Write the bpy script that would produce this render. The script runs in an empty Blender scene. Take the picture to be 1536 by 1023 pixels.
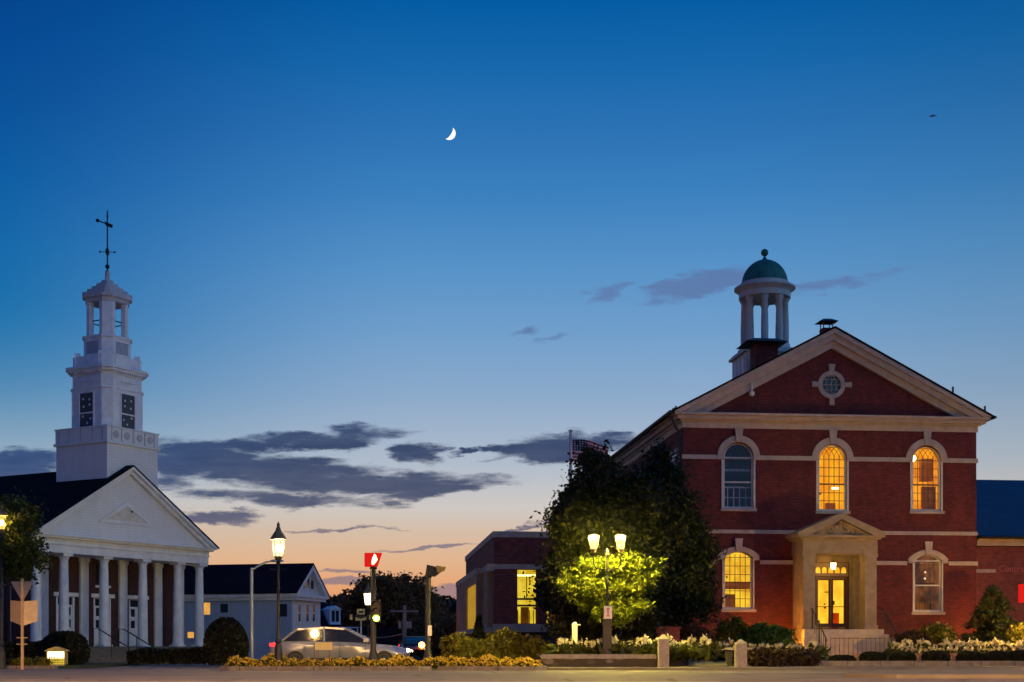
import bpy, bmesh, math, random
import numpy as np
from mathutils import Vector
R = math.radians
random.seed(7)
rng = np.random.default_rng(11)
sc = bpy.context.scene
COL = sc.collection

# ------------------------------------------------------------------ camera, sky, exposure
EYE = 0.85
F, CX, HZ = 2070.0, 768.0, 970.0          # focal length, centre and horizon of the 1536 px photograph
cam = bpy.data.cameras.new('camera')
cam.sensor_width = 36.0
cam.lens = F / 1536 * 36
cam.shift_y = (HZ - 511.5) / 1536
cam.clip_start, cam.clip_end = 0.1, 9000
camo = bpy.data.objects.new('camera', cam)
camo.location = (0, 0, EYE)
camo.rotation_euler = (R(90), 0, 0)
COL.objects.link(camo)
sc.camera = camo
sc.view_settings.view_transform = 'Standard'
sc.view_settings.look = 'None'
sc.view_settings.exposure = 0
sc.view_settings.gamma = 1
try:
    sc.cycles.use_denoising = True
    sc.cycles.denoiser = 'OPENIMAGEDENOISE'
    sc.cycles.max_bounces = 5
    sc.cycles.diffuse_bounces = 3
    sc.cycles.glossy_bounces = 3
    sc.cycles.transparent_max_bounces = 12
    sc.cycles.sample_clamp_indirect = 4
    sc.cycles.use_light_tree = True
except Exception:
    pass


def lin(r, g, b):
    f = lambda c: (c / 255 / 12.92) if c / 255 <= .04045 else ((c / 255 + .055) / 1.055) ** 2.4
    return (f(r), f(g), f(b), 1)


world = bpy.data.worlds.new('World')
sc.world = world
world.use_nodes = True
wt = world.node_tree
wt.nodes.clear()


class NT:
    """small helper to write node trees"""
    def __init__(s, tree):
        s.t = tree

    def n(s, typ, **kw):
        x = s.t.nodes.new(typ)
        for k, v in kw.items():
            setattr(x, k, v)
        return x

    def put(s, sock, v):
        if hasattr(v, 'is_output'):
            s.t.links.new(v, sock)
        else:
            sock.default_value = v

    def m(s, op, a, b=0.0, c=None, clamp=False):
        x = s.n('ShaderNodeMath', operation=op, use_clamp=clamp)
        s.put(x.inputs[0], a)
        s.put(x.inputs[1], b)
        if c is not None:
            s.put(x.inputs[2], c)
        return x.outputs[0]

    def mix(s, f, a, b, blend='MIX'):
        x = s.n('ShaderNodeMix', data_type='RGBA', blend_type=blend)
        s.put(x.inputs[0], f)
        s.put(x.inputs[6], a)
        s.put(x.inputs[7], b)
        return x.outputs[2]

    def ramp(s, f, stops, interp='LINEAR'):
        x = s.n('ShaderNodeValToRGB')
        x.color_ramp.interpolation = interp
        e = x.color_ramp.elements
        while len(e) > 1:
            e.remove(e[0])
        e[0].position, e[0].color = stops[0][0], stops[0][1]
        for p, c in stops[1:]:
            k = e.new(p)
            k.color = c
        s.put(x.inputs[0], f)
        return x.outputs[0]

    def smooth(s, v, a, b):
        x = s.n('ShaderNodeMapRange', interpolation_type='SMOOTHSTEP')
        s.put(x.inputs[0], v)
        x.inputs[1].default_value = a
        x.inputs[2].default_value = b
        return x.outputs[0]

    def noise(s, vec, scale, detail=3, rough=.5):
        x = s.n('ShaderNodeTexNoise')
        if vec is not None:
            s.put(x.inputs['Vector'], vec)
        x.inputs['Scale'].default_value = scale
        x.inputs['Detail'].default_value = detail
        x.inputs['Roughness'].default_value = rough
        return x.outputs[0]

    def xyz(s, a, b, c):
        x = s.n('ShaderNodeCombineXYZ')
        s.put(x.inputs[0], a), s.put(x.inputs[1], b), s.put(x.inputs[2], c)
        return x.outputs[0]

    def sep(s, v):
        x = s.n('ShaderNodeSeparateXYZ')
        s.put(x.inputs[0], v)
        return x.outputs


W = NT(wt)
tc = W.n('ShaderNodeTexCoord')
dx, dy, dz = W.sep(tc.outputs['Generated'])
# dusk gradient by the height of the direction above the horizon
SKY = [(0, (216, 136, 108)), (.031, (222, 150, 112)), (.0435, (230, 164, 116)), (.0628, (224, 180, 142)), (.082, (213, 188, 166)),
       (.101, (206, 199, 195)), (.129, (178, 188, 202)), (.176, (141, 170, 202)), (.221, (112, 158, 203)), (.265, (86, 145, 199)),
       (.308, (60, 129, 191)), (.349, (42, 114, 180)), (.387, (20, 103, 172)), (.424, (0, 91, 162)), (.7, (8, 84, 156)), (1, (20, 84, 150))]
sky = W.ramp(W.m('MAXIMUM', dz, 0), [(p, lin(*c)) for p, c in SKY])
# the glow of the set sun lies ahead; the sky turns duller away from it, and pale violet behind the viewer
az = W.m('ARCTAN2', dx, dy)
left = W.m('MULTIPLY', W.smooth(az, -.05, -.40), W.smooth(dz, .05, .24))
sky = W.mix(left, sky, W.mix(1, sky, (.02, .46, .68, 1), 'MULTIPLY'))
sky = W.mix(W.m('MULTIPLY', W.smooth(az, .12, .42), .8), sky, W.mix(1, sky, (.80, .82, .80, 1), 'MULTIPLY'))
rearx = W.smooth(dx, -.75, .75)
rear = W.ramp(W.m('MAXIMUM', dz, 0), [(0, lin(112, 134, 168)), (.15, lin(140, 168, 202)), (.35, lin(128, 164, 210)), (.7, lin(70, 120, 185)), (1, lin(20, 84, 150))])
rear = W.mix(1, rear, W.ramp(rearx, [(0, (.02, .08, .32, 1)), (.32, (.05, .14, .38, 1)), (.55, (.55, .60, .74, 1)), (1, (.80, 1.12, 1.36, 1))]), 'MULTIPLY')
sky = W.mix(W.smooth(dy, .45, -.35), sky, rear)
# a little of the physical sky, its sun just under the horizon ahead
nis = W.n('ShaderNodeTexSky')
nis.sky_type = 'NISHITA'
nis.sun_disc = False
nis.sun_elevation = R(-3)
nis.sun_rotation = R(-4)
sky = W.mix(.012, sky, nis.outputs[0], 'ADD')
# clouds, laid on the dome by direction: u right, v up, both as tangents of the angle from straight ahead
dyc = W.m('MAXIMUM', dy, .05)
u = W.m('DIVIDE', dx, dyc)
v = W.m('DIVIDE', dz, dyc)
uv = W.xyz(u, W.m('MULTIPLY', v, 3.2), 0)
wv = W.n('ShaderNodeTexNoise')
wv.inputs['Scale'].default_value = 11
wv.inputs['Detail'].default_value = 6
wv.inputs['Roughness'].default_value = .62
W.put(wv.inputs['Vector'], uv)
wr, wg, wb = W.sep(wv.outputs['Color'])
uw = W.m('ADD', u, W.m('MULTIPLY', W.m('SUBTRACT', wr, .5), .1))
vw = W.m('ADD', v, W.m('MULTIPLY', W.m('SUBTRACT', wg, .5), .034))
frag = W.noise(W.xyz(u, W.m('MULTIPLY', v, 5.6), .37), 24, 7, .64)
CLOUDS = [  # px, py, half width, half height, tilt, weight
    (470, 657, 130, 12, .06, 1.0), (520, 655, 50, 13, .05, 1.0), (330, 672, 90, 9, .05, .8), (390, 702, 190, 27, -.09, 1.15), (300, 690, 90, 26, 0, 1.1),
    (560, 722, 170, 15, -.03, 1.0), (640, 738, 90, 9, .06, .95), (420, 745, 150, 12, -.03, .85), (320, 771, 75, 8, .05, .95), (250, 700, 40, 35, 0, .8),
    (25, 700, 75, 18, .1, 1.1), (625, 681, 42, 15, -.05, 1.0), (697, 678, 15, 6, .15, .85), (735, 672, 20, 8, .1, .7),
    (815, 672, 75, 20, .1, 1.2), (900, 668, 80, 9, -.02, .8), (760, 692, 26, 5, .1, .55),
    (520, 790, 85, 3.0, .01, .9), (650, 822, 60, 3.4, .02, .95), (780, 787, 40, 2.6, .03, .75), (520, 855, 40, 4, 0, .75),
    (510, 876, 45, 7, -.05, .9), (668, 887, 55, 9, 0, 1.1), (680, 903, 60, 3.5, .1, .45),
    (1045, 428, 78, 22, .22, 1.15), (905, 445, 34, 10, .25, .5), (796, 496, 26, 8, .02, .62), (1265, 425, 80, 11, .2, .55), (860, 502, 20, 5, .3, .25)]
dens = None
for (px, py, hw, hh, tilt, wgt) in CLOUDS:
    cu, cv = (px - CX) / F, (HZ - py) / F
    a = W.m('SUBTRACT', uw, cu)
    b = W.m('SUBTRACT', W.m('SUBTRACT', vw, cv), W.m('MULTIPLY', a, tilt))
    a = W.m('DIVIDE', a, hw * 1.12 / F)
    b = W.m('DIVIDE', b, hh * 1.12 / F)
    g = W.m('MULTIPLY', W.m('SUBTRACT', 1.0, W.m('ADD', W.m('MULTIPLY', a, a), W.m('MULTIPLY', b, b))), wgt)
    dens = g if dens is None else W.m('MAXIMUM', dens, g)
dens = W.m('MAXIMUM', dens, -1.0)
cl = W.smooth(W.m('ADD', dens, W.m('MULTIPLY', W.m('SUBTRACT', frag, .5), 2.3)), -.26, .72)
ccol = W.ramp(v, [(.02, lin(170, 135, 130)), (.045, lin(146, 124, 132)), (.075, lin(128, 118, 132)), (.1, lin(50, 64, 100)), (.145, lin(24, 46, 90)), (.2, lin(78, 98, 142)), (.26, lin(92, 112, 160))])
ccol = W.mix(W.m('MULTIPLY', W.smooth(u, -.12, -.36), .75), ccol, lin(28, 62, 118))
ccol = W.mix(W.m('MULTIPLY', W.smooth(frag, .42, .70), .5), W.mix(.09, ccol, sky), ccol)
fwd = W.smooth(dy, .3, .6)
thick = W.ramp(v, [(.0, (.9,) * 3 + (1,)), (.17, (.98,) * 3 + (1,)), (.2, (.7,) * 3 + (1,)), (.3, (.8,) * 3 + (1,))])
sky = W.mix(W.m('MULTIPLY', W.m('MULTIPLY', cl, thick), fwd), sky, ccol)
bg = W.n('ShaderNodeBackground')
W.put(bg.inputs[0], sky)
bg.inputs[1].default_value = 1.0
wo = W.n('ShaderNodeOutputWorld')
wt.links.new(bg.outputs[0], wo.inputs[0])


# ------------------------------------------------------------------ materials
def mat(name):
    m = bpy.data.materials.new(name)
    m.use_nodes = True
    t = NT(m.node_tree)
    return m, t, m.node_tree.nodes['Principled BSDF']


def obj_co(t):
    return t.n('ShaderNodeTexCoord').outputs['Object']


def bump(t, b, h, strength=.4, dist=.02):
    x = t.n('ShaderNodeBump')
    x.inputs['Strength'].default_value = strength
    x.inputs['Distance'].default_value = dist
    t.put(x.inputs['Height'], h)
    t.t.links.new(x.outputs[0], b.inputs['Normal'])


def plain(name, c, rough=.6, var=.18, scale=3., metal=0., spec=None, bmp=0.):
    m, t, b = mat(name)
    c = tuple(c) + (1,)
    co = obj_co(t)
    n = t.noise(co, scale, 5, .6)
    lo = tuple(x * (1 - var) for x in c[:3]) + (1,)
    hi = tuple(min(1, x * (1 + var)) for x in c[:3]) + (1,)
    t.put(b.inputs['Base Color'], t.ramp(n, [(.3, lo), (.7, hi)]))
    b.inputs['Roughness'].default_value = rough
    b.inputs['Metallic'].default_value = metal
    if spec is not None:
        b.inputs['Specular IOR Level'].default_value = spec
    if bmp:
        bump(t, b, t.noise(co, scale * 6, 4), bmp, .02)
    return m


def emit(name, c, s, var=0., scale=4.):
    m, t, b = mat(name)
    m.node_tree.nodes.remove(b)
    e = t.n('ShaderNodeEmission')
    if var:
        n = t.noise(obj_co(t), scale, 3)
        t.put(e.inputs[0], t.ramp(n, [(.3, tuple(x * (1 - var) for x in c) + (1,)), (.7, tuple(c) + (1,))]))
    else:
        e.inputs[0].default_value = tuple(c) + (1,)
    e.inputs[1].default_value = s
    m.node_tree.links.new(e.outputs[0], m.node_tree.nodes['Material Output'].inputs[0])
    return m


def brick_mat(name, c1, c2, mortar, stain=.35):
    m, t, b = mat(name)
    x, y, z = t.sep(obj_co(t))
    uvw = t.xyz(t.m('ADD', x, y), z, 0)
    br = t.n('ShaderNodeTexBrick')
    t.put(br.inputs['Vector'], uvw)
    br.inputs['Color1'].default_value = tuple(c1) + (1,)
    br.inputs['Color2'].default_value = tuple(c2) + (1,)
    br.inputs['Mortar'].default_value = tuple(mortar) + (1,)
    br.inputs['Scale'].default_value = 1
    br.inputs['Brick Width'].default_value = .22
    br.inputs['Row Height'].default_value = .075
    br.inputs['Mortar Size'].default_value = .008
    n = t.noise(uvw, .8, 6, .65)
    n2 = t.noise(t.xyz(t.m('ADD', x, y), t.m('MULTIPLY', z, .25), 3.3), 2.2, 5, .6)
    f = t.m('MULTIPLY', t.smooth(t.m('MULTIPLY', t.m('ADD', n, n2), .5), .42, .66), stain)
    t.put(b.inputs['Base Color'], t.mix(f, br.outputs[0], (c1[0] * .35, c1[1] * .4, c1[2] * .45, 1)))
    b.inputs['Roughness'].default_value = .85
    bump(t, b, br.outputs['Fac'], -.3, .01)
    n3 = t.noise(t.xyz(t.m('MULTIPLY', t.m('ADD', x, y), 1.0), t.m('MULTIPLY', z, 2.4), 7.1), 3.2, 4, .7)
    mott = t.ramp(n3, [(.3, (.62, .62, .62, 1)), (.7, (1.3, 1.3, 1.3, 1))])
    t.put(b.inputs['Base Color'], t.mix(1, t.mix(f, br.outputs[0], (c1[0] * .35, c1[1] * .4, c1[2] * .45, 1)), mott, 'MULTIPLY'))
    return m


def board_mat(name, c, pitch=.14, var=.1):
    m, t, b = mat(name)
    co = obj_co(t)
    x, y, z = t.sep(co)
    saw = t.m('FRACT', t.m('DIVIDE', z, pitch))
    n = t.noise(co, 1.3, 5, .6)
    col = t.ramp(n, [(.3, tuple(q * (1 - var) for q in c) + (1,)), (.7, tuple(c) + (1,))])
    streak = t.smooth(t.noise(t.xyz(t.m('MULTIPLY', x, 5), t.m('MULTIPLY', y, 5), t.m('MULTIPLY', z, .6)), 1.2, 5), .45, .75)
    col = t.mix(t.m('MULTIPLY', streak, .18), col, tuple(q * .6 for q in c) + (1,))
    t.put(b.inputs['Base Color'], t.mix(t.m('MULTIPLY', t.m('LESS_THAN', saw, .16), .28), col, tuple(q * .45 for q in c) + (1,)))
    b.inputs['Roughness'].default_value = .55
    bump(t, b, saw, -.6, .02)
    return m


def slate_mat(name, c1, c2, rough=.45):
    m, t, b = mat(name)
    x, y, z = t.sep(obj_co(t))
    br = t.n('ShaderNodeTexBrick')
    t.put(br.inputs['Vector'], t.xyz(t.m('ADD', x, t.m('MULTIPLY', y, .37)), t.m('ADD', z, t.m('MULTIPLY', y, .5)), 0))
    br.inputs['Color1'].default_value = tuple(c1) + (1,)
    br.inputs['Color2'].default_value = tuple(c2) + (1,)
    br.inputs['Mortar'].default_value = tuple(q * .4 for q in c1) + (1,)
    br.inputs['Scale'].default_value = 1
    br.inputs['Brick Width'].default_value = .35
    br.inputs['Row Height'].default_value = .16
    br.inputs['Mortar Size'].default_value = .012
    n = t.noise(obj_co(t), 1.5, 5, .7)
    t.put(b.inputs['Base Color'], t.mix(t.smooth(n, .35, .75), br.outputs[0], tuple(q * .55 for q in c1) + (1,)))
    b.inputs['Roughness'].default_value = rough
    b.inputs['Specular IOR Level'].default_value = .5 if rough < .6 else .08
    bump(t, b, br.outputs['Fac'], -.5, .02)
    return m


def leaf_mat(name, c, var=.5, trans=.35, scale=1.6):
    m, t, b = mat(name)
    co = obj_co(t)
    n = t.noise(co, scale, 4, .6)
    n2 = t.noise(co, 14, 2)
    lo = (c[0] * (1 - var), c[1] * (1 - var), c[2] * (1 - var * .8), 1)
    hi = (min(1, c[0] * (1 + var * 1.2)), min(1, c[1] * (1 + var)), c[2] * (1 + var * .5), 1)
    f = t.m('ADD', t.m('MULTIPLY', n, .6), t.m('MULTIPLY', n2, .4))
    col = t.ramp(f, [(.32, lo), (.68, hi)])
    t.put(b.inputs['Base Color'], col)
    b.inputs['Roughness'].default_value = .5
    b.inputs['Specular IOR Level'].default_value = .25
    tr = t.n('ShaderNodeBsdfTranslucent')
    t.put(tr.inputs[0], t.mix(1, col, (1.0, 1.0, .55, 1), 'MULTIPLY'))
    ms = t.n('ShaderNodeMixShader')
    ms.inputs[0].default_value = trans
    m.node_tree.links.new(b.outputs[0], ms.inputs[1])
    m.node_tree.links.new(tr.outputs[0], ms.inputs[2])
    m.node_tree.links.new(ms.outputs[0], m.node_tree.nodes['Material Output'].inputs[0])
    return m


def glass_mat(name, tint=(.9, .93, .95), refl=.012):
    m, t, b = mat(name)
    m.node_tree.nodes.remove(b)
    tr = t.n('ShaderNodeBsdfTransparent')
    tr.inputs[0].default_value = tuple(tint) + (1,)
    gl = t.n('ShaderNodeBsdfGlossy')
    gl.inputs['Roughness'].default_value = .03
    ms = t.n('ShaderNodeMixShader')
    ms.inputs[0].default_value = refl
    lk = m.node_tree.links
    lk.new(tr.outputs[0], ms.inputs[1])
    lk.new(gl.outputs[0], ms.inputs[2])
    lk.new(ms.outputs[0], m.node_tree.nodes['Material Output'].inputs[0])
    return m


M = {}
M['white_boards'] = board_mat('white_boards', (.78, .78, .77))
M['white_paint'] = plain('white_paint', (.76, .76, .76), .55, .13, 2.2)
M['blue_boards'] = board_mat('blue_boards', (.40, .47, .56), .15)
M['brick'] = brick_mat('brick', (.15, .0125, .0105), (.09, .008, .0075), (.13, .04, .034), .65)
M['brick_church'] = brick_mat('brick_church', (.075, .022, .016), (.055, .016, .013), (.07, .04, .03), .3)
M['brick_library'] = brick_mat('brick_library', (.24, .045, .036), (.17, .033, .028), (.16, .07, .055), .4)
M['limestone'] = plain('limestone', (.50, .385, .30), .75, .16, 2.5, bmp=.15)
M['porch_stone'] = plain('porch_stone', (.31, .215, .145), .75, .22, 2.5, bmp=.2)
M['pale_stone'] = plain('pale_stone', (.42, .335, .285), .75, .16, 2.5, bmp=.15)
M['cream_paint'] = plain('cream_paint', (.60, .55, .48), .6, .1, 2)
M['granite'] = plain('granite', (.30, .265, .22), .8, .25, 9, bmp=.3)
M['step_stone'] = plain('step_stone', (.13, .12, .10), .9, .3, 5, bmp=.3)
M['slate_dark'] = slate_mat('slate_dark', (.014, .010, .011), (.02, .015, .016), .95)
M['slate_blue'] = slate_mat('slate_blue', (.035, .085, .15), (.025, .06, .115), .5)
M['slate_plum'] = slate_mat('slate_plum', (.02, .013, .020), (.027, .017, .026), .95)
M['copper'] = plain('copper', (.03, .17, .125), .6, .3, 2.2, .2)
M['iron'] = plain('iron', (.013, .012, .012), .5, .2, 6)
M['bronze'] = plain('bronze', (.22, .14, .06), .5, .25, 6)
M['galvanised'] = plain('galvanised', (.42, .45, .48), .5, .12, 4, .3)
M['lead'] = plain('lead', (.05, .055, .065), .6, .2, 3)
am_, at_, ab_ = mat('asphalt')
aco = obj_co(at_)
ax3, ay3, az3 = at_.sep(aco)
an1 = at_.noise(aco, .35, 5, .65)
an2 = at_.noise(aco, 9, 3, .7)
av = at_.n('ShaderNodeTexVoronoi')
av.feature = 'DISTANCE_TO_EDGE'
at_.put(av.inputs['Vector'], at_.xyz(at_.m('ADD', ax3, at_.m('MULTIPLY', an2, .6)), ay3, 0))
av.inputs['Scale'].default_value = .22
crack = at_.m('LESS_THAN', av.outputs[0], .012)
track = at_.smooth(at_.noise(at_.xyz(at_.m('MULTIPLY', ax3, .03), ay3, 0), .5, 3), .4, .65)
acol = at_.ramp(at_.m('ADD', at_.m('MULTIPLY', an1, .65), at_.m('MULTIPLY', an2, .35)), [(.3, (.15, .125, .10, 1)), (.7, (.29, .245, .20, 1))])
acol = at_.mix(at_.m('MULTIPLY', track, .4), acol, (.13, .11, .09, 1))
at_.put(ab_.inputs['Base Color'], at_.mix(at_.m('MULTIPLY', crack, .7), acol, (.04, .035, .03, 1)))
ab_.inputs['Roughness'].default_value = .8
bump(at_, ab_, an2, .3, .02)
M['asphalt'] = am_
M['concrete'] = plain('concrete', (.20, .175, .13), .85, .2, 1.0, bmp=.2)
M['road_paint'] = plain('road_paint', (.6, .58, .52), .7, .3, 2)
km_, kt_, kb_ = mat('kerb_stone')
kx_, ky_, kz_ = kt_.sep(obj_co(kt_))
kj_ = kt_.m('LESS_THAN', kt_.m('FRACT', kt_.m('DIVIDE', kt_.m('ADD', kx_, ky_), 1.3)), .018)
kn_ = kt_.noise(obj_co(kt_), 3, 5, .65)
kt_.put(kb_.inputs['Base Color'], kt_.mix(kj_, kt_.ramp(kn_, [(.3, (.13, .11, .08, 1)), (.7, (.28, .24, .19, 1))]), (.03, .025, .02, 1)))
kb_.inputs['Roughness'].default_value = .9
M['kerb_stone'] = km_
M['soil'] = plain('soil', (.05, .035, .022), .95, .35, 5, bmp=.5)
M['lawn'] = plain('lawn', (.028, .045, .014), .95, .4, 4, bmp=.6)
M['ground'] = plain('ground', (.03, .032, .02), .95, .4, .4)
M['dark_glass'] = plain('dark_glass', (.012, .014, .02), .08, .2, 3, spec=.6)
M['glass'] = glass_mat('glass')
M['glass_dark'] = glass_mat('glass_dark', (.85, .88, .95), .03)
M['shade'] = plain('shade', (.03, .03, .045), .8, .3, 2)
M['wood_door'] = plain('wood_door', (.12, .045, .02), .5, .25, 5)
M['louvre'] = board_mat('louvre', (.06, .065, .075), .1)
M['bark'] = plain('bark', (.05, .038, .028), .95, .35, 6, bmp=.6)
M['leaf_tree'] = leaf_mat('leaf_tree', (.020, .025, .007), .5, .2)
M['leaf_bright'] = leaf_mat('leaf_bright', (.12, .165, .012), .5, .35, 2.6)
M['leaf_street'] = leaf_mat('leaf_street', (.05, .07, .012), .5, .3)
M['leaf_far'] = leaf_mat('leaf_far', (.24, .095, .035), .5, .3)  # red-brown puts the street's red and amber lamp light into the leaf colour
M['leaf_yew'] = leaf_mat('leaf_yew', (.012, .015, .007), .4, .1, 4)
M['leaf_shrub'] = leaf_mat('leaf_shrub', (.14, .14, .018), .5, .3, 2.5)
M['leaf_green'] = leaf_mat('leaf_green', (.055, .12, .02), .5, .3, 2.5)
M['leaf_red'] = leaf_mat('leaf_red', (.04, .026, .014), .5, .25, 2.5)
M['leaf_conifer'] = leaf_mat('leaf_conifer', (.032, .045, .012), .5, .2, 3)
M['petal_yellow'] = leaf_mat('petal_yellow', (.72, .53, .06), .3, .3, 6)
M['petal_white'] = leaf_mat('petal_white', (.74, .70, .50), .15, .3, 6)
M['leaf_low'] = leaf_mat('leaf_low', (.06, .075, .015), .5, .25, 5)
M['wood_far'] = leaf_mat('wood_far', (.022, .026, .02), .4, .1, .05)
M['sign_back'] = plain('sign_back', (.72, .50, .22), .45, .12, 5, .3)  # tan tint puts the sodium street light into the plate colour
M['sign_white'] = plain('sign_white', (.75, .68, .6), .5, .06, 5)
M['sign_mark'] = plain('sign_mark', (.45, .04, .03), .5, .1, 5)
M['sign_yellow'] = plain('sign_yellow', (.62, .55, .22), .5, .08, 5)
M['car_paint'] = plain('car_paint', (.30, .33, .38), .25, .05, 2, .5)
M['rubber'] = plain('rubber', (.02, .02, .02), .8, .1, 5)
M['tan_wood'] = plain('tan_wood', (.42, .17, .04), .6, .3, 3)
M['letter'] = plain('letter', (.34, .09, .09), .6, .1, 5)
M['room_wall'] = plain('room_wall', (.7, .55, .35), .9, .1, 1)
M['furniture'] = plain('furniture', (.16, .07, .025), .6, .3, 3)
def lamp_shade(name, c, s, clear):
    m, t, b = mat(name)
    m.node_tree.nodes.remove(b)
    e = t.n('ShaderNodeEmission')
    e.inputs[0].default_value = tuple(c) + (1,)
    e.inputs[1].default_value = s
    tr = t.n('ShaderNodeBsdfTransparent')
    ms = t.n('ShaderNodeMixShader')
    ms.inputs[0].default_value = clear
    lk = m.node_tree.links
    lk.new(e.outputs[0], ms.inputs[1])
    lk.new(tr.outputs[0], ms.inputs[2])
    lk.new(ms.outputs[0], m.node_tree.nodes['Material Output'].inputs[0])
    return m


M['lamp_glass'] = lamp_shade('lamp_glass', (1.0, .70, .26), 2.2, .6)
M['lamp_tall'] = lamp_shade('lamp_tall', (1.0, .76, .42), 2.0, .6)
M['bulb'] = emit('bulb', (1.0, .76, .12), 21000)
M['bulb_tall'] = emit('bulb_tall', (1.0, .58, .18), 3000)
M['bulb_dim'] = emit('bulb_dim', (1.0, .60, .18), 700)
M['bulb_garden'] = emit('bulb_garden', (1.0, .52, .10), 14000)
M['lamp_garden'] = lamp_shade('lamp_garden', (1.0, .66, .2), 2, .6)
M['bulb_wall'] = emit('bulb_wall', (1.0, .38, .03), 1100)
M['bulb_road'] = emit('bulb_road', (1.0, .50, .14), 4400000)
M['lamp_dim'] = lamp_shade('lamp_dim', (1.0, .62, .12), 1.6, .5)
M['lamp_small'] = emit('lamp_small', (1.0, .72, .3), 14)
M['lamp_reflection'] = emit('lamp_reflection', (1.0, .72, .34), 1.6)  # glow standing in for lamps mirrored in a window
M['bulb_far'] = emit('bulb_far', (1.0, .58, .2), 2200)
M['red_light'] = emit('red_light', (1.0, .03, .015), 16)
M['red_core'] = emit('red_core', (1.0, .35, .12), 30)
M['green_light'] = emit('green_light', (.35, 1.0, .04), 30)
M['amber_light'] = emit('amber_light', (1.0, .26, .03), 26)
M['tail_light'] = emit('tail_light', (1.0, .03, .03), 3)
M['head_light'] = emit('head_light', (1.0, .8, .45), 9)
M['moon'] = emit('moon', (1.0, .95, .84), 1.25, .08, .2)


def glow_wall(name, c, s, dark, scale=1.0, amp=.5):
    """wall of a lamp-lit room, the lamplight painted as its own glow: curtain folds, tone patches"""
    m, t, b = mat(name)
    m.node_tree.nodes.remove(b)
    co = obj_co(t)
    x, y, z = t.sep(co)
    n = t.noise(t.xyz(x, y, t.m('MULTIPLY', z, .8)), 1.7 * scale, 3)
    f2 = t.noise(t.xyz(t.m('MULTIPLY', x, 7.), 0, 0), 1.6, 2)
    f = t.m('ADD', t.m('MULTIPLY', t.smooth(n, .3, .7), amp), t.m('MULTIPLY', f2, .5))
    e = t.n('ShaderNodeEmission')  # the wall itself emits in place of lamps in the room
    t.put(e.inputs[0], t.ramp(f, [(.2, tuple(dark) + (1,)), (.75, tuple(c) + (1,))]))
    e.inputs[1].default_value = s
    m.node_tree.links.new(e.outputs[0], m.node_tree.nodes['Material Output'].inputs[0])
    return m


M['lit_yellow'] = glow_wall('lit_yellow', (1.0, .56, .025), 1.3, (.72, .31, .01))
M['lit_amber'] = glow_wall('lit_amber', (1.0, .40, .008), 1.35, (.75, .20, .004))
M['lit_orange'] = glow_wall('lit_orange', (1.0, .34, .012), 1.3, (.62, .14, .004))
M['lit_dim'] = glow_wall('lit_dim', (.34, .10, .025), .8, (.05, .02, .01), 1.6)
M['lit_door'] = glow_wall('lit_door', (1.0, .55, .035), 1.3, (.8, .34, .012))
M['lit_library'] = glow_wall('lit_library', (.95, .66, .05), 1.15, (.62, .34, .01))
M['lit_panel'] = glow_wall('lit_panel', (.50, .29, .03), .95, (.36, .19, .02))
M['lit_sign'] = glow_wall('lit_sign', (.80, .58, .06), .85, (.58, .40, .03), 3)
M['lit_sign_top'] = emit('lit_sign_top', (1.0, .92, .55), 2.6, .15, 6)
M['lit_ceiling'] = emit('lit_ceiling', (1.0, .8, .3), 3.2)
M['lit_house'] = emit('lit_house', (.9, .42, .08), 1.0, .3, 5)


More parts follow.
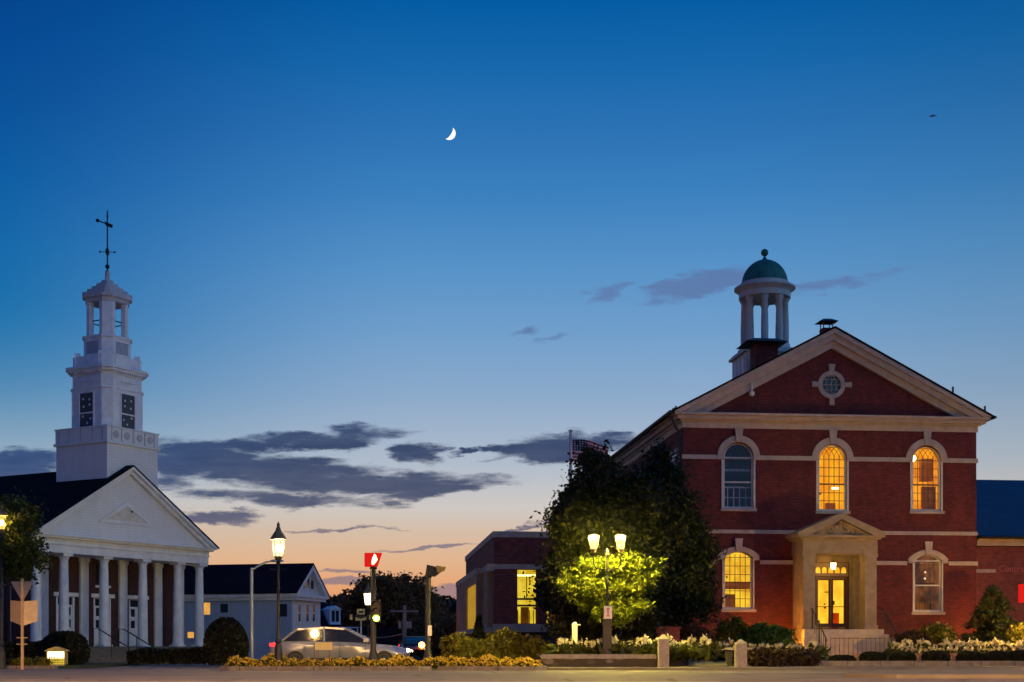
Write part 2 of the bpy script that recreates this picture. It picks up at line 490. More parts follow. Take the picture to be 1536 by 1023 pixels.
# ------------------------------------------------------------------ mesh helpers
class MB:
    def __init__(s):
        s.v, s.f = [], []

    def add(s, vs, fs):
        o = len(s.v)
        s.v += [tuple(p) for p in vs]
        s.f += [tuple(i + o for i in f) for f in fs]
        return s

    def box(s, x0, x1, y0, y1, z0, z1):
        return s.add([(x0, y0, z0), (x1, y0, z0), (x1, y1, z0), (x0, y1, z0), (x0, y0, z1), (x1, y0, z1), (x1, y1, z1), (x0, y1, z1)],
                     [(0, 3, 2, 1), (4, 5, 6, 7), (0, 1, 5, 4), (1, 2, 6, 5), (2, 3, 7, 6), (3, 0, 4, 7)])

    def taper(s, cx, cy, z0, z1, a0, b0, a1, b1):
        return s.add([(cx - a0, cy - b0, z0), (cx + a0, cy - b0, z0), (cx + a0, cy + b0, z0), (cx - a0, cy + b0, z0),
                      (cx - a1, cy - b1, z1), (cx + a1, cy - b1, z1), (cx + a1, cy + b1, z1), (cx - a1, cy + b1, z1)],
                     [(0, 3, 2, 1), (4, 5, 6, 7), (0, 1, 5, 4), (1, 2, 6, 5), (2, 3, 7, 6), (3, 0, 4, 7)])

    def xz(s, poly, y0, y1):
        """polygon in the x-z plane pushed from y0 to y1 (convex or simple)"""
        n = len(poly)
        vs = [(x, y0, z) for x, z in poly] + [(x, y1, z) for x, z in poly]
        return s.add(vs, [tuple(range(n)), tuple(range(2 * n - 1, n - 1, -1))] + [(i, i + n, (i + 1) % n + n, (i + 1) % n) for i in range(n)])

    def yz(s, poly, x0, x1):
        n = len(poly)
        vs = [(x0, y, z) for y, z in poly] + [(x1, y, z) for y, z in poly]
        return s.add(vs, [tuple(range(n - 1, -1, -1)), tuple(range(n, 2 * n))] + [(i, (i + 1) % n, (i + 1) % n + n, i + n) for i in range(n)])

    def xy(s, poly, z0, z1):
        n = len(poly)
        vs = [(x, y, z0) for x, y in poly] + [(x, y, z1) for x, y in poly]
        return s.add(vs, [tuple(range(n - 1, -1, -1)), tuple(range(n, 2 * n))] + [(i, (i + 1) % n, (i + 1) % n + n, i + n) for i in range(n)])

    def lathe(s, prof, c=(0, 0, 0), n=20, cap=True):
        vs, fs = [], []
        for r, z in prof:
            for i in range(n):
                a = 2 * math.pi * i / n
                vs.append((c[0] + r * math.cos(a), c[1] + r * math.sin(a), c[2] + z))
        for k in range(len(prof) - 1):
            for i in range(n):
                j = (i + 1) % n
                fs.append((k * n + i, k * n + j, k * n + n + j, k * n + n + i))
        if cap:
            fs.append(tuple(range(n - 1, -1, -1)))
            fs.append(tuple(range((len(prof) - 1) * n, len(prof) * n)))
        return s.add(vs, fs)

    def tube(s, pts, r, n=8):
        pts = [Vector(p) for p in pts]
        rs = r if isinstance(r, (list, tuple)) else [r] * len(pts)
        vs, fs = [], []
        for k, p in enumerate(pts):
            d = (pts[min(k + 1, len(pts) - 1)] - pts[max(k - 1, 0)]).normalized()
            a = d.cross(Vector((0, 0, 1)) if abs(d.z) < .9 else Vector((1, 0, 0))).normalized()
            b = d.cross(a)
            for i in range(n):
                q = 2 * math.pi * i / n
                vs.append(tuple(p + (a * math.cos(q) + b * math.sin(q)) * rs[k]))
        for k in range(len(pts) - 1):
            for i in range(n):
                j = (i + 1) % n
                fs.append((k * n + i, k * n + j, k * n + n + j, k * n + n + i))
        fs.append(tuple(range(n - 1, -1, -1)))
        fs.append(tuple(range((len(pts) - 1) * n, len(pts) * n)))
        return s.add(vs, fs)

    def ball(s, c, r, n=16, sx=1, sy=1, sz=1):
        k = n // 2
        prof = [(max(1e-4, math.sin(math.pi * i / k)) * r, -math.cos(math.pi * i / k) * r * sz) for i in range(k + 1)]
        o = len(s.v)
        s.lathe(prof, c, n)
        if sx != 1 or sy != 1:
            for i in range(o, len(s.v)):
                x, y, z = s.v[i]
                s.v[i] = (c[0] + (x - c[0]) * sx, c[1] + (y - c[1]) * sy, z)
        return s

    def build(s, name, m, parent=None, smooth=False):
        me = bpy.data.meshes.new(name)
        me.from_pydata(s.v, [], s.f)
        bm = bmesh.new()
        bm.from_mesh(me)
        bmesh.ops.recalc_face_normals(bm, faces=bm.faces)
        bm.to_mesh(me)
        bm.free()
        return link(name, me, m, parent, smooth)


def link(name, me, m, parent=None, smooth=False):
    if smooth:
        me.polygons.foreach_set('use_smooth', [True] * len(me.polygons))
        try:
            me.set_sharp_from_angle(angle=R(35))
        except Exception:
            pass
    if m is not None:
        me.materials.append(M[m] if isinstance(m, str) else m)
    o = bpy.data.objects.new(name, me)
    COL.objects.link(o)
    if parent is not None:
        o.parent = parent
    return o


def plate(name, outer, holes, y0, y1, m, parent):
    """flat plate in the x-z plane with openings, y0 front, y1 back"""
    cu = bpy.data.curves.new(name, 'CURVE')
    cu.dimensions = '2D'
    cu.fill_mode = 'BOTH'
    cu.extrude = abs(y1 - y0) / 2
    for poly in [outer] + list(holes):
        sp = cu.splines.new('POLY')
        sp.points.add(len(poly) - 1)
        for p, (x, z) in zip(sp.points, poly):
            p.co = (x, z, 0, 1)
        sp.use_cyclic_u = True
    ob = bpy.data.objects.new('tmp', cu)
    me = bpy.data.meshes.new_from_object(ob)
    me.name = name
    bpy.data.objects.remove(ob)
    bpy.data.curves.remove(cu)
    ym = (y0 + y1) / 2
    for vtx in me.vertices:
        x, y, z = vtx.co
        vtx.co = (x, ym - z, y)
    me.materials.clear()
    return link(name, me, m, parent)


def empty(name, loc=(0, 0, 0), rz=0):
    o = bpy.data.objects.new(name, None)
    o.location = loc
    o.rotation_euler = (0, 0, rz)
    o.empty_display_size = .3
    COL.objects.link(o)
    return o


def tag(o, label, cat, group=None):
    o['label'] = label
    o['category'] = cat
    if group:
        o['group'] = group
    return o


def kind(o, k):
    o['kind'] = k
    return o


def copy_tree(o, parent=None):
    c = o.copy()
    COL.objects.link(c)
    if parent is not None:
        c.parent = parent
    for ch in [q for q in bpy.data.objects if q.parent == o]:
        copy_tree(ch, c)
    return c


def at(px, py, Y):
    """where the photograph's pixel lies at distance Y"""
    return ((px - CX) / F * Y, Y, EYE + (HZ - py) / F * Y)


class Frame:
    """a building's own axes: t along its front, d into its depth, z up"""
    def __init__(s, px, Y, deg):
        a = R(deg)
        s.a = a
        s.O = ((px - CX) / F * Y, Y)
        s.u = (math.cos(a), math.sin(a))
        s.w = (-math.sin(a), math.cos(a))

    def tz(s, px, py, d=0):
        k, v_ = (px - CX) / F, (HZ - py) / F
        q = (d + s.O[0] * s.w[0] + s.O[1] * s.w[1]) / (k * s.w[0] + s.w[1])
        return (k * q - s.O[0]) * s.u[0] + (q - s.O[1]) * s.u[1], EYE + v_ * q

    def world(s, t, d, z=0):
        return (s.O[0] + t * s.u[0] + d * s.w[0], s.O[1] + t * s.u[1] + d * s.w[1], z)

    def empty(s, name):
        return empty(name, (s.O[0], s.O[1], 0), s.a)


def arch(cx, z0, zs, hw, rise=None, n=14):
    """opening outline: sill z0, spring zs, half width hw; rise of the head (hw for a half circle, 0 flat)"""
    if not rise:
        return [(cx - hw, z0), (cx + hw, z0), (cx + hw, zs), (cx - hw, zs)]
    r = (hw * hw + rise * rise) / (2 * rise)
    a0 = math.asin(min(1, hw / r)) if rise < hw else math.pi / 2
    zc = zs + rise - r
    pts = [(cx - hw, z0), (cx + hw, z0)]
    for i in range(n + 1):
        a = a0 - 2 * a0 * i / n
        pts.append((cx + r * math.sin(a), zc + r * math.cos(a)))
    return pts


def circle(cx, cz, r, n=28):
    return [(cx + r * math.cos(2 * math.pi * i / n), cz + r * math.sin(2 * math.pi * i / n)) for i in range(n)]


# ------------------------------------------------------------------ foliage
def leaves_mesh(name, pts, size, m, parent=None, stretch=1.6, up=0.0):
    n = len(pts)
    nrm = rng.normal(size=(n, 3))
    nrm[:, 2] += up
    nrm /= np.linalg.norm(nrm, axis=1, keepdims=True)
    a = np.cross(nrm, rng.normal(size=(n, 3)))
    a /= np.linalg.norm(a, axis=1, keepdims=True)
    b = np.cross(nrm, a)
    s = (np.asarray(size) * rng.uniform(.6, 1.3, n))[:, None] * .5
    vs = np.empty((n, 4, 3))
    vs[:, 0] = pts - a * s * stretch
    vs[:, 1] = pts - b * s * .8 + nrm * s * .25
    vs[:, 2] = pts + a * s * stretch
    vs[:, 3] = pts + b * s * .8 + nrm * s * .25
    me = bpy.data.meshes.new(name)
    me.vertices.add(n * 4)
    me.vertices.foreach_set('co', vs.reshape(-1).astype(np.float32))
    me.loops.add(n * 4)
    me.loops.foreach_set('vertex_index', np.arange(n * 4, dtype=np.int32))
    me.polygons.add(n)
    me.polygons.foreach_set('loop_start', np.arange(0, n * 4, 4, dtype=np.int32))
    me.polygons.foreach_set('loop_total', np.full(n, 4, dtype=np.int32))
    me.update(calc_edges=True)
    return link(name, me, m, parent)


def cluster_pts(lobes, n_cl, per, sigma, inner=.45, floor=None):
    """clump centres in the lobes (mostly near their surface), then leaves round each centre"""
    L = np.array(lobes, float)
    wts = (L[:, 3] * L[:, 4] + L[:, 4] * L[:, 5] + L[:, 3] * L[:, 5])
    idx = rng.choice(len(L), n_cl, p=wts / wts.sum())
    d = rng.normal(size=(n_cl, 3))
    d /= np.linalg.norm(d, axis=1, keepdims=True)
    r = 1 - (1 - inner) * rng.random(n_cl) ** 1.6
    c = L[idx, :3] + d * r[:, None] * L[idx, 3:6]
    k = rng.integers(int(per * .5), int(per * 1.5) + 1, n_cl)
    ci = np.repeat(np.arange(n_cl), k)
    sg = sigma * rng.uniform(.6, 1.35, n_cl)
    p = c[ci] + rng.normal(size=(len(ci), 3)) * sg[ci][:, None] * np.array([1, 1, .75])
    if floor is not None:
        p = p[p[:, 2] > floor]
    return p, c


def tree(name, label, cat, base, lobes, n_cl, per, sigma, leaf, m, trunk_r, group=None, limbs=14, bark='bark', z_fork=None):
    root = empty(name, base)
    tag(root, label, cat, group)
    p, c = cluster_pts(lobes, n_cl, per, sigma)
    leaves_mesh('crown', p, leaf, m, root)
    top = max(q[2] + q[5] for q in lobes)
    zf = z_fork or top * .25
    mb = MB()
    lean = [(random.uniform(-.05, .05) * top * i / 4, random.uniform(-.05, .05) * top * i / 4, top * .85 * i / 4) for i in range(5)]
    lean[0] = (0, 0, 0)
    mb.tube([(0, 0, -.1)] + lean, [trunk_r * 1.35] + [trunk_r * (1 - .2 * i) for i in range(5)], 9)
    for k in rng.choice(len(c), min(limbs, len(c)), replace=False):
        e = c[k]
        z = zf + random.random() * (max(zf + .1, min(e[2], top * .7)) - zf) * .6
        f = z / (top * .85)
        i = min(3, int(f * 4))
        g = f * 4 - i
        s0 = [lean[i][q] * (1 - g) + lean[i + 1][q] * g for q in range(3)]
        mid = [s0[0] * .45 + e[0] * .55, s0[1] * .45 + e[1] * .55, s0[2] * .5 + e[2] * .5 + .15]
        mb.tube([s0, mid, list(e)], [trunk_r * .4, trunk_r * .25, trunk_r * .08], 6)
    mb.build('trunk', bark, root, True)
    return root


def shrub(name, label, base, rx, ry, rz, n_cl, per, sigma, leaf, m, group=None, cat='shrub', inner=.5, stems=5):
    root = empty(name, base)
    tag(root, label, cat, group)
    p, c = cluster_pts([(0, 0, rz * .46, rx, ry, rz * .46)], n_cl, per, sigma * .85, inner, .02)
    leaves_mesh('foliage', p, leaf, m, root)
    mb = MB()
    for i in range(stems):
        e = c[i % len(c)]
        mb.tube([(0, 0, -.05), (e[0] * .4, e[1] * .4, e[2] * .5), tuple(e * .9)], [.03, .02, .01], 5)
    mb.build('stem', 'bark', root)
    return root


# ------------------------------------------------------------------ ground, road, kerbs
g = kind(MB().add([(-3000, -400, 0), (3000, -400, 0), (3000, 4000, 0), (-3000, 4000, 0)], [(0, 1, 2, 3)]).build('ground', 'ground'), 'structure')
road = MB()
road.add([(-90, -30, .004), (90, -30, .004), (90, 52.6, .004), (-90, 52.6, .004)], [(0, 1, 2, 3)])
kind(road.build('road', 'asphalt'), 'structure')
# the side street running off between the church and the library
kind(MB().add([(-16, 52.6, .004), (-2.6, 52.6, .004), (-10, 120, .004), (-20, 320, .004), (-32, 320, .004), (-24, 120, .004)], [(0, 1, 2, 5), (5, 2, 3, 4)]).build('side_street', 'asphalt'), 'structure')
ln = MB()
ln.box(6.2, 15.0, 45.6, 45.75, .004, .008).box(-60, 5.0, 33.0, 33.15, .004, .008)
kind(ln.build('road_marking', 'road_paint'), 'structure')


def slope_sheet(name, poly, zf, m, step=.8):
    """raised ground patch: top follows zf(x,y), with a skirt down to the soil"""
    mb = MB()
    n = len(poly)
    top = [(x, y, zf(x, y)) for x, y in poly]
    bot = [(x, y, -.05) for x, y in poly]
    mb.add(top + bot, [tuple(range(n))] + [(i, i + n, (i + 1) % n + n, (i + 1) % n) for i in range(n)])
    return kind(mb.build(name, m), 'structure')


slope_sheet('church_lawn', [(-90, 53.2), (-17.5, 53.2), (-16.5, 70), (-26, 130), (-90, 130)], lambda x, y: .09, 'lawn')
kind(MB().box(-90, -17.5, 52.75, 53.2, -.05, .12).build('church_kerb', 'kerb_stone'), 'structure')
slope_sheet('hall_lawn', [(1.2, 53.4), (40, 53.4), (40, 110), (-1.5, 110), (-1.2, 66)], lambda x, y: .10 + max(0, min(1, (y - 53.4) / 9)) * .5, 'lawn')
slope_sheet('pavement', [(1.3, 49.4), (9.3, 49.2), (14.5, 51.2), (40, 52.0), (40, 53.35), (1.3, 53.35)], lambda x, y: .10, 'concrete')
slope_sheet('near_pavement', [(9.2, 38.3), (9.8, 40.3), (11.5, 43.5), (14.5, 46.5), (18.5, 48.6), (24, 49.6), (40, 50.0), (40, 36), (10.2, 36.6)], lambda x, y: .11, 'concrete')
# curving lit footpath up to the hall
slope_sheet('footpath', [(6.6, 53.42), (8.3, 53.42), (8.9, 56), (9.6, 58.5), (11.8, 60.5), (12.0, 61.6), (10.2, 61.2), (8.6, 59), (7.4, 56)],
            lambda x, y: .125 + max(0, min(1, (y - 53.4) / 9)) * .5, 'concrete')


def flower_bed(x0, x1, y0, y1, kname):
    c = .45
    out = [(x0 + c, y0), (x1 - c, y0), (x1, y0 + c), (x1, y1), (x0, y1), (x0, y0 + c)]
    k = .18
    inn = [(x0 + c, y0 + k), (x1 - c, y0 + k), (x1 - k, y0 + c), (x1 - k, y1 - k), (x0 + k, y1 - k), (x0 + k, y0 + c)]
    mb = MB()
    n = len(out)
    mb.add([(x, y, -.05) for x, y in out] + [(x, y, .15) for x, y in out] + [(x, y, .16) for x, y in inn] + [(x, y, .08) for x, y in inn],
           [(i, (i + 1) % n, (i + 1) % n + n, i + n) for i in range(n)] + [(i + n, (i + 1) % n + n, (i + 1) % n + 2 * n, i + 2 * n) for i in range(n)]
           + [(i + 2 * n, (i + 1) % n + 2 * n, (i + 1) % n + 3 * n, i + 3 * n) for i in range(n)])
    kind(mb.build(kname, 'kerb_stone'), 'structure')
    s = MB().add([(x, y, .12) for x, y in inn], [tuple(range(n))])
    kind(s.build('bed_soil', 'soil'), 'structure')


flower_bed(-10.4, -2.85, 48.6, 52.3, 'bed_kerb')
flower_bed(-2.65, 1.25, 48.6, 52.3, 'bed_kerb')

# ------------------------------------------------------------------ town hall
T = Frame(1025, 65, 6)
hall = tag(T.empty('town_hall'), 'red brick hall with stone pediment, arched windows and a green domed cupola', 'building')
HW = T.tz(1464.5, 800)[0]
HC = HW / 2
HD = 20.0
z_cor0 = T.tz(1246, 645)[1]      # underside of the frieze
z_cor1 = T.tz(1246, 624)[1]
z_apex = T.tz(1252, 492, -.5)[1]
z_base = .3


def win_spec(l, r, ytop, yspring, ysill):
    (t0, zs), (t1, zb) = T.tz(l, yspring), T.tz(r, ysill)
    zt = T.tz((l + r) / 2, ytop)[1]
    return dict(cx=(t0 + t1) / 2, hw=(t1 - t0) / 2, z0=zb, zs=zs, rise=zt - zs)


WINS = [
    dict(win_spec(1085, 1130, 665, 686, 763), head='round', lit=None, label='upper left arched window, dark with a white lower sash'),
    dict(win_spec(1227, 1270, 667, 688, 767), head='round', lit='lit_amber', label='upper middle arched window glowing amber'),
    dict(win_spec(1368, 1411, 670, 690, 767), head='round', lit='lit_orange', label='upper right arched window glowing orange with a bright lamp'),
    dict(win_spec(1085.5, 1129, 827.5, 836, 914), head='seg', lit='lit_yellow', label='lower left window glowing yellow beside the tree'),
    dict(win_spec(1371, 1412, 832, 841, 918), head='seg', lit=None, label='lower right dark window behind the conifer')]
door_t0, door_t1 = T.tz(1221, 942)[0], T.tz(1273, 942)[0]
door_z0, door_z1 = T.tz(1246, 942)[1], T.tz(1246, 844)[1]
holes = [arch(w['cx'], w['z0'], w['zs'], w['hw'], w['rise']) for w in WINS]
holes.append([(door_t0, door_z0), (door_t1, door_z0), (door_t1, door_z1), (door_t0, door_z1)])
plate('front_wall', [(0, z_base - .3), (HW, z_base - .3), (HW, z_cor0), (0, z_cor0)], holes, 0, .35, 'brick', hall)
mb = MB()
mb.box(0, .35, .353, HD, 0, z_cor0).box(HW - .35, HW, .353, HD, 0, z_cor0).box(.35, HW - .35, HD - .35, HD, 0, z_cor0)
mb.build('side_wall', 'brick', hall)
# pediment wall with the round window
oz = T.tz(1246, 577)[1]
orad = .52
plate('pediment_wall', [(.35, z_cor1), (HW - .35, z_cor1), (HC, z_apex - .45)], [circle(HC, oz, orad)], .05, .35, 'brick', hall)
# horizontal cornice: frieze, bed mould, corona
mb = MB()
for (a, b, pr) in ((0, .32, .06), (.32, .42, .16), (.42, .62, .34), (.62, .74, .5)):
    mb.box(-pr, HW + pr, -pr, .3, z_cor0 + a * (z_cor1 - z_cor0) / .74, z_cor0 + b * (z_cor1 - z_cor0) / .74)
    mb.box(-pr, .3, .3, HD, z_cor0 + a * (z_cor1 - z_cor0) / .74, z_cor0 + b * (z_cor1 - z_cor0) / .74)
    mb.box(HW - .3, HW + pr, .3, HD, z_cor0 + a * (z_cor1 - z_cor0) / .74, z_cor0 + b * (z_cor1 - z_cor0) / .74)
mb.build('cornice', 'limestone', hall)
# raking cornice, three stepped mouldings
ez = z_cor1 + .02
ov = .55


def rake(mb, lo, hi, y0, y1):
    """two sloping bands, lo/hi measured down from the roof line"""
    s = (z_apex - ez) / (HC + ov)
    for q in (-1, 1):
        e = HC + q * (HC + ov)
        p = [(e, ez - lo * .35), (HC, z_apex - lo), (HC, z_apex - hi), (HC + q * (HC + ov - (hi - ez * 0) / s * .95), ez - .0)]
        if lo == 0:
            p = [(e, ez), (HC, z_apex), (HC, z_apex - hi), (HC + q * (HC + ov - hi / s), ez)]
        else:
            p = [(HC + q * (HC + ov - lo / s), ez), (HC, z_apex - lo), (HC, z_apex - hi), (HC + q * (HC + ov - hi / s), ez)]
        mb.xz(p, y0, y1)


mb = MB()
rake(mb, 0, .22, -.5, .3)
rake(mb, .22, .52, -.36, .3)
rake(mb, .52, .86, -.16, .3)
mb.build('raking_cornice', 'limestone', hall)
# roof
mb = MB()
th = .1
for q in (-1, 1):
    e = HC + q * (HC + ov + .12)
    zz = ez - .12 * (z_apex - ez) / (HC + ov)
    mb.xz([(e, zz + .004), (HC, z_apex + .004), (HC, z_apex + th), (e, zz + th)], -.54, HD + .4)
mb.build('roof', 'slate_dark', hall)
mb = MB()
mb.tube([(-ov - .18, -.5, ez - .02), (-ov - .18, HD + .3, ez - .02)], .07, 8)
MB().tube([(HW + ov + .18, -.5, ez - .02), (HW + ov + .18, HD + .3, ez - .02)], .07, 8).build('gutter', 'iron', hall)
mb.tube([(-ov - .15, -.1, ez - .05), (-.25, .05, z_cor0 - .15), (-.12, .12, z_cor0 - .5), (-.12, .12, .5)], .055, 8)
mb.build('gutter', 'iron', hall)
mb = MB().box(-.03, .03, -.03, .03, 0, .26)
gd = mb.build('snow_guard', 'iron', hall)
for i in range(22):
    o = gd if i == 0 else copy_tree(gd, hall)
    o.location = (-ov + .23, .2 + i * .6, ez + .1)
MB().box(-ov + .205, -ov + .255, 0, 13.4, ez + .28, ez + .31).build('snow_rail', 'iron', hall)
for px_, py_ in ((1430, 583), (1478, 612)):
    t_, z_ = T.tz(px_, py_, -.3)
    MB().box(t_ - .03, t_ + .03, -.3, -.2, z_ - .25, z_ + .1).build('roof_bracket', 'iron', hall)
# string courses
for (y0, y1, gaps) in ((685, 691.5, [0, 1, 2]), (796, 801.5, ['p']), (841, 847, [3, 4, 'p2'])):
    z1, z0 = T.tz(1250, y0)[1], T.tz(1250, y1)[1]
    cuts = []
    for g_ in gaps:
        if g_ == 'p':
            cuts.append((T.tz(1196, 800)[0], T.tz(1322, 800)[0]))
        elif g_ == 'p2':
            cuts.append((T.tz(1198, 800)[0], T.tz(1313, 800)[0]))
        else:
            w = WINS[g_]
            cuts.append((w['cx'] - w['hw'] - (.31 if g_ < 3 else .36), w['cx'] + w['hw'] + (.31 if g_ < 3 else .36)))
    cuts.sort()
    x = -.06
    for a, b in cuts + [(HW + .06, HW + .06)]:
        if a > x:
            MB().box(x, a, -.06, -.001, z0, z1).build('string_course', 'pale_stone', hall)
        x = b
    MB().box(-.06, -.001, .0, HD, z0, z1).build('string_course', 'pale_stone', hall)


def muntins(mb, w, y, nx, rows, bar=.026, gothic=False):
    cx, hw = w['cx'], w['hw'] - .08
    z0, zs = w['z0'] + .1, w['zs']
    for i in range(1, nx):
        x = cx - hw + 2 * hw * i / nx
        mb.box(x - bar / 2, x + bar / 2, y, y + .03, z0, zs)
    for r_ in rows:
        z = z0 + (zs - z0) * r_
        mb.box(cx - hw, cx + hw, y - .004, y + .034, z - bar / 2, z + bar / 2)
    if gothic:   # interlaced pointed arcs in the half-round head
        for i in range(nx):
            for s_ in (-1, 1):
                x0 = cx - hw + 2 * hw * (i + (0 if s_ > 0 else 1)) / nx
                pts = []
                for k in range(9):
                    a = k / 8 * math.pi * .5
                    x = x0 + s_ * (2 * hw * 2 / nx) * (1 - math.cos(a))
                    z = zs + math.sin(a) * hw * .92
                    if (x - cx) ** 2 + (z - zs) ** 2 < (hw * 1.0) ** 2:
                        pts.append((x, y + .015, z))
                if len(pts) > 1:
                    mb.tube(pts, bar * .45, 4)
    else:
        for i in range(1, nx):
            x = cx - hw + 2 * hw * i / nx
            if w['rise']:
                mb.box(x - bar / 2, x + bar / 2, y, y + .03, zs, zs + w['rise'] * .6)


for w in WINS:
    cx, hw, z0, zs, rise = w['cx'], w['hw'], w['z0'], w['zs'], w['rise']
    inner = arch(cx, z0 + .1, zs, hw - .08, (hw - .08) if w['head'] == 'round' else rise - .03)
    fr = plate('window', arch(cx, z0, zs, hw - .002, rise), [inner], .06, .18, 'cream_paint', hall)
    fr['label'] = w['label']
    # stone architrave outside the brick
    if w['head'] == 'round':
        R_ = hw + .31
        # masonry ring above the spring
        zk = z_cor0 - .0
        ring = [(cx - R_, zs - .1), (cx - hw - .05, zs - .1)]
        ring = arch(cx, zs - .1, zs, R_, R_, 22)
        plate('arch_surround', ring, [arch(cx, zs - .08, zs, hw, hw, 22)[0:0] or [(x, z) for x, z in arch(cx, zs - .1 + .002, zs, hw + .002, hw, 22)]], -.09, -.002, 'pale_stone', fr)
        mb = MB().xz([(cx - .12, zs + hw + .0), (cx + .12, zs + hw + .0), (cx + .2, zk), (cx - .2, zk)], -.17, -.092)
        mb.build('keystone', 'pale_stone', fr)
        plate('casing', arch(cx, z0, zs - .1, hw + .09, 0), [arch(cx, z0 + .001, zs - .101, hw - .0, 0)], -.04, -.002, 'cream_paint', fr)
    else:
        R_ = hw + .3
        r2 = rise + .12
        out = arch(cx, zs - .12, zs + .1, R_, r2 + .02, 18)
        plate('arch_surround', out, [[(x, z) for x, z in arch(cx, zs - .115, zs, hw + .003, rise + .003, 18)]], -.09, -.002, 'pale_stone', fr)
        zt = zs + rise
        MB().xz([(cx - .13, zt + .01), (cx + .13, zt + .01), (cx + .19, zt + .62), (cx - .19, zt + .62)], -.17, -.092).build('keystone', 'pale_stone', fr)
        plate('casing', arch(cx, z0, zs - .12, hw + .07, 0), [arch(cx, z0 + .001, zs - .121, hw, 0)], -.04, -.002, 'cream_paint', fr)
    MB().box(cx - hw - .14, cx + hw + .14, -.14, -.045, z0 - .13, z0 - .002).box(cx - hw - .08, cx + hw + .08, -.045, .06, z0 - .13, z0).build('sill', 'pale_stone', fr)
    mb = MB()
    if w['lit']:
        muntins(mb, w, .1, 5, (.17, .33, .5, .66, .83, 1.0), gothic=w['head'] == 'round')
        mb.box(cx - hw + .08, cx + hw - .08, .09, .14, z0 + .1 + (zs - z0 - .1) * .5 - .035, z0 + .1 + (zs - z0 - .1) * .5 + .035)
        mb.build('sash_bars', 'furniture', fr)
    else:
        zm = z0 + .1 + (zs - z0 - .1) * .5
        for zq_ in (zm, zs):
            MB().box(cx - hw + .08, cx + hw - .08, .07, .13, zq_ - .035, zq_ + .035).build('sash_rail', 'cream_paint', fr)
        mb = MB()
        muntins(mb, w, .115, 5, (.17, .33, .66, .83), .014, gothic=w['head'] == 'round')
        mb.build('sash_bars', 'lead', fr)
    pl = plate('pane', inner, [], .145, .15, 'glass_dark' if w['lit'] is None and w['head'] == 'round' else 'glass', fr)
    mb = MB()
    a, b, c_, d_ = cx - hw - .5, cx + hw + .5, z0 - .15, zs + rise + .15
    mb.add([(a, 1.3, c_), (b, 1.3, c_), (b, 1.3, d_), (a, 1.3, d_), (a, .36, c_), (b, .36, c_), (b, .36, d_), (a, .36, d_)],
           [(0, 1, 2, 3), (4, 0, 3, 7), (1, 5, 6, 2), (3, 2, 6, 7), (4, 5, 1, 0)])
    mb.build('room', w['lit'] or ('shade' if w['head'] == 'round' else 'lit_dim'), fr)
    fb_ = {'lit_yellow': [(-.35, .12, 1.0, 1.25, 0, .75), (-hw - .5, hw + .5, 1.1, 1.25, 1.0, 1.3)],
           'lit_amber': [(.05, .5, 1.0, 1.25, .15, .5), (-.55, -.2, 1.0, 1.2, .9, 1.0)],
           'lit_orange': [(.05, .7, .55, .8, -.1, 1.25), (.12, .7, .9, 1.2, 1.55, zs - z0 + .2)]}.get(w['lit'], [])
    for (a_, b_, y0_, y1_, h0_, h1_) in fb_:
        MB().box(cx + a_, cx + b_, y0_, y1_, z0 + h0_, z0 + h1_).build('cupboard', 'tan_wood', fr)
    if w['lit'] == 'lit_orange':
        MB().ball((cx - hw + .22, .5, zs + .15), .17, 14).build('room_lamp_or_reflection', 'lamp_small', fr, True)
    if w['lit'] == 'lit_amber':
        MB().box(cx + .25, cx + .55, .7, .8, z0 + 1.15, z0 + 1.22).build('room_lamp_or_reflection', 'lamp_small', fr)
    if w['lit'] is None:
        f = MB()
        if w['head'] == 'round':      # half shutters inside the lower sash
            for i in range(6):
                x = cx - hw + 2 * hw * i / 5
                f.box(x - .025, x + .025, .3, .33, z0, z0 + 1.05)
            f.box(cx - hw, cx + hw, .29, .335, z0 + 1.0, z0 + 1.07).box(cx - hw, cx + hw, .29, .335, z0 + .52, z0 + .57)
            f.build('shutter', 'cream_paint', fr)
            MB().box(cx - hw, cx + hw, .3, .33, zs - .62, zs - .5).build('valance', plain('valance_cloth', (.3, .3, .38), .9), fr)
        else:
            f.box(cx - hw, cx + hw, .8, .82, z0 + 1.3, z0 + 1.42)
            f.build('shelf', 'furniture', fr)
        if w['head'] == 'seg':  # two glowing balls stand in for lamps reflected in the pane
            MB().ball((cx + .25, .9, zs - .5), .05, 10).build('room_lamp_or_reflection', 'lamp_reflection', fr, True)
            MB().ball((cx + .23, .9, zs - .8), .06, 10).build('room_lamp_or_reflection', 'lamp_reflection', fr, True)
for d_ in (1.9, 5.6, 9.3):
    for z0_, z1_ in ((WINS[0]['z0'], WINS[0]['zs'] + .4), (WINS[3]['z0'], WINS[3]['zs'])):
        wo_ = MB().box(-.08, -.001, d_ - .85, d_ - .66, z0_, z1_).box(-.08, -.001, d_ + .66, d_ + .85, z0_, z1_).box(-.1, -.001, d_ - .9, d_ + .9, z0_ - .13, z0_).box(-.1, -.001, d_ - .9, d_ + .9, z1_, z1_ + .16).box(-.06, -.012, d_ - .66, d_ + .66, (z0_ + z1_) / 2 - .03, (z0_ + z1_) / 2 + .03).build('side_window', 'pale_stone', hall)
        MB().box(-.03, -.002, d_ - .66, d_ + .66, z0_, z1_).build('pane', 'dark_glass', wo_)
